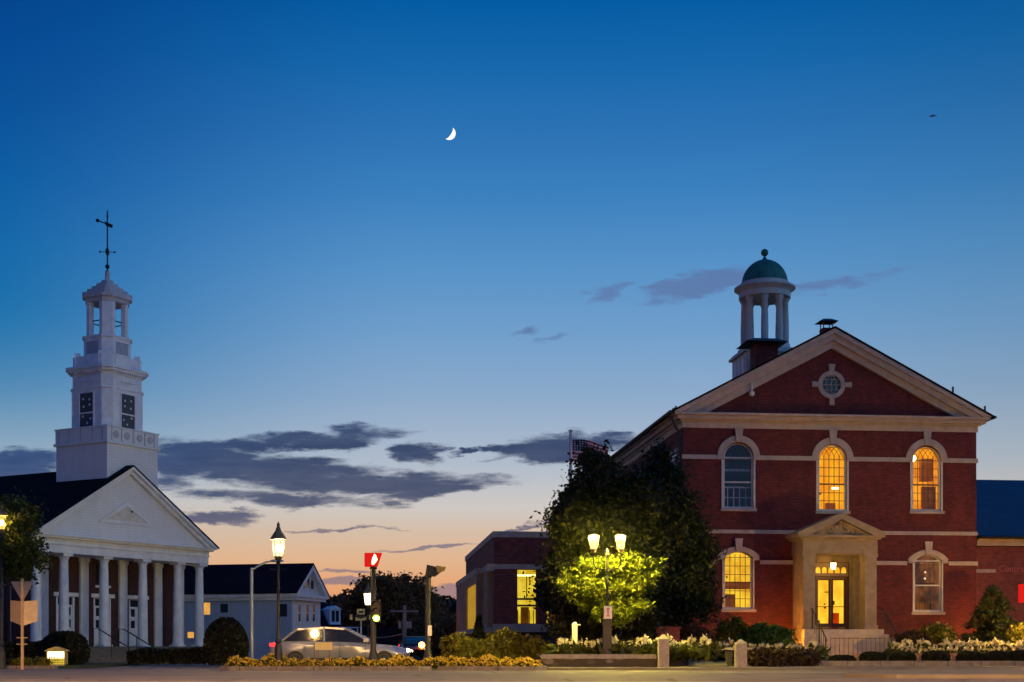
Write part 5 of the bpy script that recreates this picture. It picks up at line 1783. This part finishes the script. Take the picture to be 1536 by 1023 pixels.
def make_car(name, label, loc, rz, Lc=5.3, paint='car_paint', tall=1.62):
    root = tag(empty(name, loc, rz), label, 'car')
    hl = Lc / 2
    st_ = [(-hl, .55, .95, .80), (-hl + .12, .40, 1.05, .88), (-hl + .9, .30, 1.08, .93), (-.9, .27, 1.06, .94), (.5, .27, 1.02, .94), (1.1, .28, .98, .93), (hl - .7, .30, .88, .9), (hl - .15, .38, .74, .84), (hl, .48, .62, .74)]
    mb = MB()
    vs = []
    for x, zb, zt, w in st_:
        vs += [(x, -w * .9, zb), (x, -w, zb + .2), (x, -w, zt - .16), (x, -w * .88, zt), (x, w * .88, zt), (x, w, zt - .16), (x, w, zb + .2), (x, w * .9, zb)]
    n = len(st_)
    fs = [(k * 8 + i, k * 8 + (i + 1) % 8, k * 8 + 8 + (i + 1) % 8, k * 8 + 8 + i) for k in range(n - 1) for i in range(8)]
    fs += [tuple(range(7, -1, -1)), tuple(range((n - 1) * 8, n * 8))]
    mb.add(vs, fs)
    mb.build('body', paint, root, True)
    cab = [(-hl + .45, 1.06, 1.07), (-hl + 1.05, 1.06, tall - .07), (-.6, 1.06, tall), (.15, 1.03, tall - .05), (1.25, 1.0, 1.01)]
    gl, rf = MB(), MB()
    vs = []
    for x, zb, zt in cab:
        k = (zt - zb) / (tall - 1.05)
        w0, w1 = .84, lerp(.84, .66, k)
        vs += [(x, -w0, zb), (x, -w1, zt), (x, w1, zt), (x, w0, zb)]
    m_ = len(cab)
    fs = [(k * 4 + i, k * 4 + i + 1, k * 4 + 5 + i, k * 4 + 4 + i) for k in range(m_ - 1) for i in range(3)]
    gl.add(vs, fs)
    gl.build('window_glass', 'dark_glass', root, True)
    # roof skin and pillars, 1.5 cm proud of the glass
    e = .015
    for k in (1, 2):
        (xa, _, za), (xb, _, zb) = cab[k], cab[k + 1]
        ka, kb = (za - 1.05) / (tall - 1.05), (zb - 1.05) / (tall - 1.05)
        wa, wb = lerp(.84, .66, ka) + e, lerp(.84, .66, kb) + e
        rf.add([(xa, -wa, za + e), (xb, -wb, zb + e), (xb, wb, zb + e), (xa, wa, za + e), (xa, -wa - .01, za - .06), (xb, -wb - .01, zb - .06), (xb, wb + .01, zb - .06), (xa, wa + .01, za - .06)],
               [(0, 1, 2, 3), (0, 4, 5, 1), (3, 2, 6, 7), (0, 3, 7, 4), (1, 5, 6, 2)])
    for s_ in (-1, 1):
        for (xa, za, xb, zb, w) in ((cab[0][0], 1.07, cab[1][0], tall - .07, .05), (1.25, 1.0, .15, tall - .05, .04), (-.62, 1.05, -.66, tall, .04)):
            ka, kb = (za - 1.05) / (tall - 1.05), (zb - 1.05) / (tall - 1.05)
            rf.tube([(xa, s_ * (lerp(.84, .66, max(0, ka)) + .008), za), (xb, s_ * (lerp(.84, .66, kb) + .008), zb)], w, 6)
    rf.build('roof', paint, root, True)
    for s_ in (-1, 1):
        for x in (-hl + 1.0, hl - 1.0):
            tb = MB().lathe([(.2, -.1), (.33, -.1), (.345, -.06), (.345, .06), (.33, .1), (.2, .1)], (0, 0, 0), 24)
            wo_ = tb.build('wheel', 'rubber', root, True)
            rm = MB().lathe([(.02, .105), (.06, .1), (.19, .08), (.21, .105), (.21, -.09)], (0, 0, 0), 20).build('rim', 'galvanised', wo_, True)
            wo_.location = (x, s_ * .87, .345)
            wo_.rotation_euler = (R(90) * -s_, 0, 0) if s_ > 0 else (R(90), 0, 0)
    for s_ in (-1, 1):
        MB().ball((hl - .1, s_ * .62, .66), .13, 12, .9, 1.2, .6).build('headlight', 'head_light', root, True)
        MB().box(-hl - .02, -hl + .3, s_ * .8 - .12, s_ * .8 + .12, .86, .99).build('tail_light', 'tail_light', root)
        MB().box(.95, 1.15, s_ * 1.0 - .1, s_ * 1.0 + .1, 1.02, 1.16).build('mirror', paint, root)
    for s_ in (-1, 1):
        for x in (-1.0, .0, 1.0):
            MB().box(x - .008, x + .008, s_ * .937 - .008, s_ * .937 + .008, .38, .98).build('door_seam', 'rubber', root)
        MB().box(-hl + 1.5, hl - 1.5, s_ * .945 - .01, s_ * .945 + .01, .33, .40).build('sill_trim', 'rubber', root)
    mb = MB()
    for s_ in (-1, 1):
        for x in (-.75, .3):
            mb.box(x - .1, x + .08, s_ * .945 - .012, s_ * .945 + .012, .86, .885)
    mb.build('handle', 'galvanised', root)
    return root


xm = at(514, 990, 55.2)[0]
make_car('car', 'silver car passing behind the yellow flower bed, red tail light on', (xm, 55.2, .004), 0, 5.5)
# far car with amber lights
fc = make_car('car', 'dark car far down the side street with one amber light glowing', (at(622, 950, 90)[0], 90, .004), R(-82), 4.5, plain('maroon_paint', (.06, .02, .015), .3), 1.5)
MB().ball((2.2, .3, .95), .2, 12).build('indicator', 'amber_light', fc, True)
make_car('car', 'pale car parked in the dark far behind the dark signal post', (at(664, 960, 105)[0], 105, .004), R(200), 4.6, plain('pale_paint', (.55, .5, .52), .35), 1.5)

# ------------------------------------------------------------------ walls, posts, bench
x0, x1 = at(812, 1000, 50.6)[0], at(985, 1000, 50.6)[0]
sw = tag(empty('stone_wall', (x0, 50.6, .1)), 'low stone retaining wall with a flat coping below the big tree', 'wall')
wl_ = x1 - x0
zq = lambda py: EYE + (HZ - py) / F * 50.6 - .1
sm, stt, sb = mat('rubble')
vor = stt.n('ShaderNodeTexVoronoi')
vx_, vy_, vz_ = stt.sep(obj_co(stt))
stt.put(vor.inputs['Vector'], stt.xyz(vx_, vy_, stt.m('MULTIPLY', vz_, 2)))
vor.inputs['Scale'].default_value = 2.2
vr_, vg_, vb_ = stt.sep(vor.outputs['Color'])
stt.put(sb.inputs['Base Color'], stt.mix(stt.smooth(vor.outputs['Distance'], .32, .5), stt.ramp(vr_, [(0, (.08, .065, .05, 1)), (1, (.26, .21, .16, 1))]), (.05, .04, .03, 1)))
sb.inputs['Roughness'].default_value = .9
bump(stt, sb, vor.outputs['Distance'], -.6, .05)
MB().box(0, wl_, .03, .45, -.1, zq(988.2)).build('masonry', sm, sw)
mb = MB()
xx = 0
while xx < wl_ - .2:
    l_ = min(random.uniform(1.0, 1.5), wl_ - xx)
    mb.box(xx, xx + l_ - .012, -.03, .5, zq(988), zq(981.5) + random.uniform(-.01, .01))
    xx += l_
mb.build('coping', 'granite', sw)
# dark raised bed ground behind the wall
slope_sheet('raised_bed', [(x0, 51.1), (x1 + .3, 51.1), (x1 + 1.5, 53.3), (x1 + 2, 56), (x0 - .2, 56)], lambda x, y: .44 + (y - 51) * .03, 'soil')


def granite_post(px, Y, py_top, w, label):
    x, y, z = at(px, py_top, Y)
    o = MB().box(-w, w, -w, w, -.1, z - .3).taper(0, 0, z - .3, z - .14, w * 1.0, w * 1.0, w * .2, w * .2)
    r = o.build('granite_post', 'granite')
    r.location = (x, y, .1)
    return tag(r, label, 'post', 'granite gate posts of the footpath')


granite_post(995, 50.3, 950, .19, 'square granite post at the right end of the stone wall')
granite_post(1111, 50.3, 957.5, .2, 'pointed granite post right of the lit footpath')
x, y, z = at(1110, 972, 53.8)
bn = tag(empty('bench', (x, y, .12)), 'small stone bench behind the pointed granite post', 'bench')
MB().box(-.75, .75, -.2, .2, z - .2, z - .1).build('seat', 'granite', bn)
for s_ in (-1, 1):
    MB().xz([(s_ * .35, 0), (s_ * .5, 0), (s_ * .62, z - .2), (s_ * .3, z - .2)], -.15, .15).build('leg', 'bark', bn)
x, y, z = at(1002, 940, 56.5)
pr_ = tag(MB().box(-.5, .45, -.25, .25, -.3, z - .1).box(-.55, .5, -.3, .3, z - .1, z).build('brick_pier', 'brick_library'), 'low brick pier with a cap, half hidden behind the left granite post', 'pier')
pr_.location = (x, y, .0)
x, y, z = at(862, 936, 52.3)
wp = tag(empty('path_bollard', (x, y, .45)), 'thin white bollard standing left of the double lamp', 'bollard')
MB().box(-.1, .1, -.1, .1, 0, z - .45).taper(0, 0, z - .45, z - .37, .1, .1, .03, .03).build('shaft', plain('bollard_paint', (.8, .74, .6), .5, .05), wp)
MB().box(-.1, .22, -.06, .06, z - .5, z - .46).build('arm', 'sign_white', wp)
# brick piers among the balls of box
for i, px_ in enumerate((1288, 1381, 1431)):
    x, y, z = at(px_, 980, 55.2)
    o = tag(MB().box(-.16, .16, -.16, .16, -.1, z - .16).box(-.19, .19, -.19, .19, z - .16, z - .1).build('brick_pier', plain('pink_brick', (.36, .2, .14), .85, .25, 8)),
            ['short pinkish pier in front of the hall steps', 'short pinkish pier under the lower right window, between dark balls', 'short pinkish pier right of the window, between dark balls'][i], 'pier', 'short brick piers along the hall front')
    o.location = (x, y, .1)
kind(MB().box(7.9 + 1.8, 40, 53.36, 53.6, -.05, .30).build('garden_kerb', 'kerb_stone'), 'structure')

# ------------------------------------------------------------------ trees and planting
# the two big trees in front of the hall
def cone_lobes(top, w, n, seed, zb=1.7):
    rr = random.Random(seed)
    out = []
    for i in range(n):
        f = i / (n - 1)
        z = zb + (top - zb) * f * .93
        rad = w * (1 - f ** 1.75 * .80)
        for k in range(max(1, int(5 * (1 - f)) + 1)):
            a = rr.uniform(0, 6.28)
            rr2 = rad * .48
            out.append((math.cos(a) * rad * .52, math.sin(a) * rad * .52, z + rr.uniform(-.3, .3), rr2 * rr.uniform(.85, 1.2), rr2 * rr.uniform(.85, 1.2), (top / n) * rr.uniform(.75, 1.0)))
    return out


xa = at(893, 900, 56.0)
tree('maple_tree', 'large dark tree lit yellow-green by the double lamp', 'tree', (xa[0], 56.4, .5), cone_lobes(at(890, 672, 56)[2] - .8, 2.4, 8, 3) + [(.2, 0, 7.35, .75, .8, .75), (.25, 0, 6.4, 1.35, 1.2, 1.0), (1.5, .3, 5.9, 1.2, 1.0, 1.5), (1.7, .3, 4.2, 1.3, 1.2, 1.5), (-.3, 0, 5.2, 1.45, 1.3, 1.3), (0, 0, 3.4, 1.85, 1.5, 1.6)], 1700, 85, .27, .13, 'leaf_tree', .2, limbs=22)
xl = at(914, 900, 52.9)
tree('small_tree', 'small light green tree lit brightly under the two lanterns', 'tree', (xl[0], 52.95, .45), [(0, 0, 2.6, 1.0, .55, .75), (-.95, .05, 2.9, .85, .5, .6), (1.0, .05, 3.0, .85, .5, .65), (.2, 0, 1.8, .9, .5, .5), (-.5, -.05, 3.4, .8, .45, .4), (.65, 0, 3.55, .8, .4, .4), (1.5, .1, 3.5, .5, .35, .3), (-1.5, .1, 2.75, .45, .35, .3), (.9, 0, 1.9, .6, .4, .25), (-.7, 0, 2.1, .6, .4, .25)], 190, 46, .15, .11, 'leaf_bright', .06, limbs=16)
xb = at(985, 900, 58.5)
tree('maple_tree', 'large dark tree nearest the hall wall, its top by the eaves', 'tree', (xb[0] + .45, 59.0, .5), cone_lobes(at(985, 680, 58.5)[2] - .5, 2.15, 8, 8) + [(-.3, 0, 7.4, .9, .9, .8), (-.6, 0, 6.2, 1.4, 1.2, 1.3), (.1, 0, 4.6, 1.6, 1.4, 1.5)], 1300, 85, .27, .13, 'leaf_tree', .2, limbs=20)
# street tree at the left edge
xs_ = at(4, 900, 51.5)
tree('street_tree', 'leafy tree cut off by the left edge, lit by a lamp behind it', 'tree', (xs_[0] - .75, 52.9, .1),
     [(.3, 0, 5.6, 1.0, 1.0, .8), (.75, 0, 4.1, 1.1, 1.0, .75), (-.6, 0, 4.6, 1.3, 1.2, 1.3), (-1.4, .3, 5.6, 1.3, 1.2, 1.0), (.9, -.1, 4.45, .9, .8, .5)], 300, 50, .24, .12, 'leaf_street', .1, limbs=12)
# trees down the side street
for i, (px, top, Y, w, lab) in enumerate(((566, 866, 115, 2.4, 'round dark tree behind the red traffic signal'), (604, 862, 120, 2.5, 'round dark tree between the two traffic signal posts'),
                                          (533, 905, 125, 2.2, 'low dark tree left of the far lantern'), (628, 884, 124, 1.7, 'lower dark tree just left of the dark signal post'), (672, 925, 110, 2.6, 'dark tree below the skyline left of the library'), (690, 935, 100, 1.6, 'small dark tree against the library side wall'))):
    x, y, z = at(px, top, Y)
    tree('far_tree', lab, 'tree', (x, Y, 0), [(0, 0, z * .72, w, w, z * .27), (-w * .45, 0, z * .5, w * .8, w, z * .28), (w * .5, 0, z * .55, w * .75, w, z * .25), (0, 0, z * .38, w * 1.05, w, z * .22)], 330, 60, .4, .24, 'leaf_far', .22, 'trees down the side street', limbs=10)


def dome(name, label, px0, px1, py_top, Y, group=None, m='leaf_yew', cat='shrub', zbase=.1, leaf=.09, n=420):
    x0_, _, z = at(px0, py_top, Y)
    x1_ = at(px1, py_top, Y)[0]
    r = (x1_ - x0_) / 2
    h = z - zbase
    root = tag(empty(name, ((x0_ + x1_) / 2, Y, zbase)), label, cat, group)
    core = MB().lathe([(r * .72, 0), (r * .84, h * .2), (r * .86, h * .4), (r * .74, h * .65), (r * .46, h * .85), (r * .15, h * .93)], (0, 0, 0), 18)
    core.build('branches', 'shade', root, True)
    k = n * 26
    th_ = rng.uniform(0, 2 * np.pi, k)
    ph_ = np.arccos(rng.uniform(-.75, 1, k))
    rad = rng.uniform(.9, 1.02, k)
    pz = h * (.42 + np.cos(ph_) * .57) * 1.0
    prf = np.sin(ph_) ** .75 * (1 + .05 * np.sin(3 * th_ + px0) + .04 * np.sin(7 * th_ + 5 * np.cos(ph_)))
    pz = pz * (1 + .05 * np.sin(4 * th_ + 1.3 * px0))
    pts = np.stack([r * prf * np.cos(th_) * rad, r * prf * np.sin(th_) * rad, np.maximum(pz * (.96 + .04 * rad), .03)], 1)
    leaves_mesh('foliage', pts, leaf, m, root)
    return root


dome('yew_dome', 'dark clipped dome shrub behind the lit church sign', 62, 131, 949, 58, leaf=.1)
dome('yew_dome', 'tallest dark clipped dome shrub, right of the church columns', 307, 371, 929, 58.5, leaf=.1)
# dark hedge at the far left and along the platform
def hedge(name, label, px0, px1, py, Y, zb=.1, m='leaf_yew', depth=.6, leaf=.11):
    a, b = at(px0, py, Y), at(px1, py, Y)
    root = tag(empty(name, ((a[0] + b[0]) / 2, Y, zb)), label, 'hedge')
    w, h = (b[0] - a[0]) / 2, a[2] - zb
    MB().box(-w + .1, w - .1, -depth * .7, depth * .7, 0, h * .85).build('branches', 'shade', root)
    k = int(w * 2 * 2600)
    p = np.stack([rng.uniform(-w, w, k), rng.uniform(-depth, depth, k), rng.random(k) ** .7 * h], 1)
    p[:, 2] *= .94 + .1 * np.sin(p[:, 0] * 2.1 + px0) * np.sin(p[:, 0] * .9) + .05 * np.sin(p[:, 0] * 5.3)
    leaves_mesh('foliage', p, leaf, m, root)
    return root


hedge('hedge', 'dark hedge under the church side wall at the far left', -20, 62, 962, 59)
hedge('hedge', 'low dark hedge along the church steps, between them and the tall dome', 194, 308, 973, 60.5, depth=.5)
# yellow-green plants round the foot of the road sign
for i, (px, w) in enumerate(((12, 16), (42, 13))):
    x = at(px, 1000, 52.2)[0]
    shrub('weed_clump', ['low yellow-green plants left of the road sign post', 'low yellow-green plants right of the road sign post'][i], (x, 53.6, .09), w * .026, .3, .28, 60, 14, .07, .1, 'leaf_shrub', None, 'plant')

# shrubs in front of the library
for i, (px, top, w, Y, lab) in enumerate(((688, 951, 20, 54.6, 'leftmost yellow-green shrub below the library, beside the conical bush'), (722, 960, 22, 55.0, 'yellow-green shrub below the lit side panel of the library'), (760, 943, 27, 55.6, 'tallest yellow-green shrub under the library window'), (800, 958, 20, 55.8, 'dim shrub under the library, nearest the big tree'))):
    x, _, z = at(px, top, Y)
    shrub('feathery_shrub', lab, (x, Y, .2), w * Y / F, .8, z - .2, 130, 40, .13, .14, 'leaf_shrub', 'shrubs below the library')
x, _, z = at(718, 924, 58)
cb = tag(empty('conical_bush', (x, 58, .2)), 'small dark cone-shaped bush at the library corner', 'bush')
k = 4200
hz = rng.random(k) ** 1.4
rad = (1 - hz) * .48 * np.sqrt(rng.uniform(.35, 1, k)) + .03
th_ = rng.uniform(0, 6.28, k)
leaves_mesh('foliage', np.stack([rad * np.cos(th_), rad * np.sin(th_), hz * (z - .2)], 1), .12, 'leaf_yew', cb)
MB().tube([(0, 0, -.05), (0, 0, (z - .2) * .9)], [.06, .01], 6).build('stem', 'bark', cb)

# conifer at the right with a tiered outline
def conifer(label, px, py, Y, w, zb):
    x, _, z = at(px, py, Y)
    root = tag(empty('conifer', (x, Y, zb)), label, 'tree')
    h = z - zb
    pts = []
    tr_ = MB().tube([(0, 0, -.1), (0, 0, h * .97)], [.1, .015], 7)
    for i in range(15):
        f = i / 15
        zl_ = h * (.06 + .9 * f)
        for k in range(11):
            a = random.uniform(0, 6.28)
            ln_ = w * (1 - f) ** .85 * random.uniform(.75, 1.12) + .06
            e = (math.cos(a) * ln_, math.sin(a) * ln_, zl_ - ln_ * .12)
            tr_.tube([(0, 0, zl_), e], [.018, .006], 4)
            m_ = int(44 * ln_ / w) + 10
            tt_ = rng.uniform(.2, 1.05, m_)
            sp_ = rng.normal(size=(m_, 3)) * np.array([.07, .07, .05]) * (1.2 - tt_[:, None] * .5)
            pts.append(np.outer(tt_, e) + np.array([0, 0, zl_])[None] * (1 - tt_[:, None]) + sp_)
    tr_.build('trunk', 'bark', root)
    leaves_mesh('needles', np.concatenate(pts), .12, 'leaf_conifer', root, 2.2)
    return root


conifer('dark conifer with drooping branches against the brick at the right edge', 1490, 872, 62.3, 1.9, .5)

for i, (px, top, w, Y, m, lab) in enumerate(((1150, 934, 34, 60.5, 'leaf_green', 'bright green leafy shrub under the lower left window'), (1100, 925, 26, 61.5, 'leaf_shrub', 'dull leafy shrub between the big tree and the lit window'), (945, 930, 38, 57.0, 'leaf_shrub', 'yellow-green shrub behind the white flowers by the double lamp'),
                                             (1045, 935, 24, 57.5, 'leaf_red', 'reddish leafy shrub right of the low brick pier'), (1150, 977, 26, 52.8, 'leaf_red', 'dark reddish shrub right of the stone bench'), (1195, 977, 30, 53.2, 'leaf_red', 'dark low shrub left of the hall handrail'),
                                             (1405, 938, 24, 61.8, 'leaf_shrub', 'loose green shrub under the dark lower right window'), (1372, 950, 24, 61.5, 'leaf_red', 'small dark shrub right of the hall steps'), (1535, 935, 22, 59, 'leaf_shrub', 'yellow-green shrub at the foot of the conifer'))):
    x, _, z = at(px, top, Y)
    zb = .12 + max(0, min(1, (Y - 53.4) / 9)) * .5
    shrub('leafy_shrub', lab, (x, Y, zb), w * Y / F, .7, z - zb, 120, 34, .13, .15, m, None)

# row of clipped box balls along the pavement
order = ['leftmost', 'second', 'third', 'fourth', 'fifth', 'sixth', 'seventh', 'rightmost']
for i, (p0_, p1_, top) in enumerate(((1178, 1230, 983), (1244, 1282, 983), (1290, 1328, 978), (1335, 1372, 979), (1384, 1424, 976.5), (1436, 1474, 978), (1476, 1514, 977), (1512, 1552, 976))):
    lab = 'flattened dark clipped ball shrub, %s in the row below the hall' % (order[i] if i in (0, 7) else order[i] + ' from the left')
    a, b = at(p0_, top, 54.4), at(p1_, top, 54.4)
    r = (b[0] - a[0]) / 2
    z0_, z1_ = .17, a[2]
    root = tag(empty('box_ball', ((a[0] + b[0]) / 2, 54.4, .12)), lab, 'shrub', 'clipped ball shrubs along the pavement')
    hz2 = (z1_ - z0_) / 2
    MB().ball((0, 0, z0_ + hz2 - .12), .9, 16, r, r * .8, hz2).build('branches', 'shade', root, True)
    k = 5200
    d_ = rng.normal(size=(k, 3))
    d_ /= np.linalg.norm(d_, axis=1, keepdims=True)
    d_ = np.sign(d_) * np.abs(d_) ** .85
    leaves_mesh('foliage', d_ * np.array([r, r * .85, hz2]) * rng.uniform(.85, 1.02, (k, 1)) + np.array([0, 0, z0_ + hz2 - .12]), .07, 'leaf_yew', root)
    MB().tube([(0, 0, -.05), (0, 0, .1)], .04, 6).build('stem', 'bark', root)


# white lily clumps: one of each kind, then copies
def lily(seed):
    r2 = np.random.default_rng(seed)
    root = empty('lily_clump', (0, 0, 0))
    p = r2.normal(size=(260, 3)) * np.array([.26, .2, .1]) + np.array([0, 0, .2])
    p[:, 2] = np.abs(p[:, 2])
    leaves_mesh('leaves', p, .2, 'leaf_low', root, 2.2)
    st2, pts, sz = MB(), [], []
    for k in range(11):
        x_, y_ = r2.uniform(-.36, .36), r2.uniform(-.2, .2)
        h_ = r2.uniform(.36, .62)
        st2.tube([(x_ * .6, y_ * .6, 0), (x_, y_, h_)], [.012, .008], 4)
        m_ = 7
        q_ = r2.normal(size=(m_, 3)) * np.array([.03, .03, .05]) + np.array([x_, y_, h_])
        pts.append(q_)
    st2.build('stem', 'leaf_low', root)
    leaves_mesh('blooms', np.concatenate(pts), .12, 'petal_white', root, 1.5)
    return root


LG = 'white lilies in the hall garden'
spots = []
for px in list(range(845, 1070, 15)):
    spots.append((px + random.uniform(-4, 4), 52.0 + random.uniform(-.3, .5), .47, 'left'))
for px in list(range(1075, 1235, 16)):
    spots.append((px + random.uniform(-4, 4), 56.4 + random.uniform(-.3, .5), .36, 'mid'))
for px in list(range(1350, 1540, 12)):
    spots.append((px + random.uniform(-4, 4), 57.0 + random.uniform(-.4, .5), .4, 'right'))
    if px % 24 < 12:
        spots.append((px + 6, 55.8, .25, 'right'))
protos = [lily(3), lily(4), lily(5)]
for i, (px, Y, zb, wh) in enumerate(spots):
    o = protos[i] if i < 3 else copy_tree(protos[i % 3])
    o.location = (at(px, 960, Y)[0], Y, zb)
    o.rotation_euler = (0, 0, random.uniform(0, 6.28))
    s_ = random.uniform(.85, 1.15)
    o.scale = (s_, s_, s_)
    tag(o, {'left': 'white flowering lily clump in the bed above the stone wall', 'mid': 'white flowering lily clump between the footpath and the hall steps', 'right': 'white flowering lily clump behind the dark ball shrubs'}[wh], 'flowers', LG + ' (' + {'left': 'above the stone wall', 'mid': 'by the steps', 'right': 'behind the ball shrubs'}[wh] + ')')


def marigold(seed):
    r2 = np.random.default_rng(seed)
    root = empty('yellow_flower_plant', (0, 0, 0))
    k = 420
    d_ = r2.normal(size=(k, 3))
    d_ /= np.linalg.norm(d_, axis=1, keepdims=True)
    d_[:, 2] = np.abs(d_[:, 2])
    leaves_mesh('leaves', d_ * np.array([.24, .24, .27]) * r2.uniform(.5, 1, (k, 1)), .11, 'leaf_low', root)
    k = 150
    d_ = r2.normal(size=(k, 3))
    d_ /= np.linalg.norm(d_, axis=1, keepdims=True)
    d_[:, 2] = np.abs(d_[:, 2]) * .9 + .1
    leaves_mesh('blooms', d_ * np.array([.26, .26, .32]) * r2.uniform(.85, 1.05, (k, 1)), .085, 'petal_yellow', root, 1.2)
    MB().tube([(0, 0, -.05), (0, 0, .18)], .02, 5).build('stem', 'leaf_low', root)
    return root


protos = [marigold(31), marigold(32), marigold(33)]
sp2 = []
for px in range(352, 650, 17):
    sp2.append((px + random.uniform(-3, 3), 49.5 + random.uniform(-.2, .25), 'l'))
    sp2.append((px + 5 + random.uniform(-3, 3), 50.7 + random.uniform(-.3, .3), 'l'))
for px in range(661, 812, 16):
    sp2.append((px + random.uniform(-3, 3), 49.5 + random.uniform(-.2, .25), 'r'))
    sp2.append((px + 5 + random.uniform(-3, 3), 50.6 + random.uniform(-.3, .3), 'r'))
for i, (px, Y, wh) in enumerate(sp2):
    o = protos[i] if i < 3 else copy_tree(protos[i % 3])
    o.location = (at(px, 990, Y)[0], Y, .12)
    o.rotation_euler = (0, 0, random.uniform(0, 6.28))
    s_ = random.uniform(.65, 1.35)
    o.scale = (s_, s_, s_ * random.uniform(.8, 1.1))
    tag(o, 'yellow flowering plant in the long kerbed bed around the lamp post' if wh == 'l' else 'yellow flowering plant in the short kerbed bed below the library', 'flowers',
        'yellow flowers in the long bed' if wh == 'l' else 'yellow flowers in the short bed')

# ------------------------------------------------------------------ far hills and wood
def hill(name, Y, h, amp, seed, m, x0=-900, x1=900):
    r2 = np.random.default_rng(seed)
    mb = MB()
    n = 90
    xs = np.linspace(x0, x1, n)
    hh_ = h + amp * (np.sin(xs / 97 + seed) * .5 + np.sin(xs / 41 + seed * 2) * .3 + r2.normal(size=n) * .06)
    vs = []
    for x, z in zip(xs, hh_):
        vs += [(x, Y - 60, -.5), (x, Y, z * .8), (x, Y + 60, z), (x, Y + 300, -.5)]
    fs = [(4 * i + k, 4 * i + 4 + k, 4 * i + 5 + k, 4 * i + 1 + k) for i in range(n - 1) for k in range(3)]
    mb.add(vs, fs)
    return kind(mb.build(name, m), 'structure'), xs, hh_


hl_, hx, hh_ = hill('hill', 560, 15, 2.5, 2, 'ground')
pts = []
for i in range(1500):
    x = rng.uniform(-190, 60)
    zc = np.interp(x, hx, hh_)
    Yq = rng.uniform(520, 600)
    zc = zc * (.8 if Yq < 560 else .95)
    r = rng.uniform(2.2, 4.2)
    k = 34
    d_ = rng.normal(size=(k, 3))
    d_ /= np.linalg.norm(d_, axis=1, keepdims=True)
    pts.append(d_ * np.array([r, r, r * 1.15]) * rng.uniform(.6, 1.05, (k, 1)) + np.array([x, Yq, zc + r * .6]))
wd = leaves_mesh('distant_wood', np.concatenate(pts), 1.7, 'wood_far')
kind(wd, 'stuff')
wd['label'] = 'dark wooded ridge on the horizon between the buildings'
pts = []
for i in range(420):
    x = rng.uniform(-60, 18)
    Yq = rng.uniform(150, 210)
    r = rng.uniform(1.5, 3.2)
    k = 60
    d_ = rng.normal(size=(k, 3))
    d_ /= np.linalg.norm(d_, axis=1, keepdims=True)
    pts.append(d_ * np.array([r, r, r]) * rng.uniform(.5, 1.05, (k, 1)) + np.array([x, Yq, r * .7 + rng.uniform(0, 1.6)]))
wd = leaves_mesh('undergrowth', np.concatenate(pts), .8, 'wood_far')
kind(wd, 'stuff')
wd['label'] = 'dark massed bushes at the end of the side street'

# ------------------------------------------------------------------ moon and a distant aircraft
x, y, z = at(676.6, 200, 3000)
ang = R(-32)
n = 24
Rm = 9.6 * 3000 / F
outp, inp = [], []
for i in range(n + 1):
    a = -math.pi / 2 + math.pi * i / n
    outp.append((Rm * math.cos(a), Rm * math.sin(a)))
    inp.append((Rm * .32 * math.cos(a), Rm * math.sin(a)))
poly = outp + inp[-2:0:-1]
ca, sa = math.cos(ang), math.sin(ang)
poly = [(px * ca - pz * sa, px * sa + pz * ca) for px, pz in poly]
mo = plate('moon', poly, [], -1.5, 1.5, 'moon', None)
mo.location = (x - 4, y, z)
tag(mo, 'thin bright crescent moon high in the blue sky', 'moon')
x, y, z = at(1399, 174, 2500)
ap = tag(empty('aircraft', (x, y, z)), 'tiny dark distant aircraft in the upper right sky', 'aircraft')
am = plain('aircraft_paint', (.05, .14, .28), .5)
MB().tube([(-6.5, 0, 0), (-5.2, 0, .1), (3.5, 0, 0), (6.5, 0, .6)], [.3, .95, .95, .2], 10).build('fuselage', am, ap, True)
MB().add([(-1.5, -8, .3), (.2, -8, .3), (1.8, 0, -.3), (-1.6, 0, -.3), (-1.5, 8, .3), (.2, 8, .3), (-1.5, -8, .5), (.2, -8, .5), (1.8, 0, .1), (-1.6, 0, .1), (-1.5, 8, .5), (.2, 8, .5)],
         [(0, 1, 2, 3), (3, 2, 5, 4), (6, 9, 8, 7), (9, 10, 11, 8), (0, 6, 7, 1), (1, 7, 8, 2), (2, 8, 11, 5), (5, 11, 10, 4), (4, 10, 9, 3), (3, 9, 6, 0)]).build('wing', am, ap)
MB().xz([(4.6, .3), (6.6, .5), (7.0, 2.2), (6.0, 2.2)], -.15, .15).build('tail_fin', am, ap)
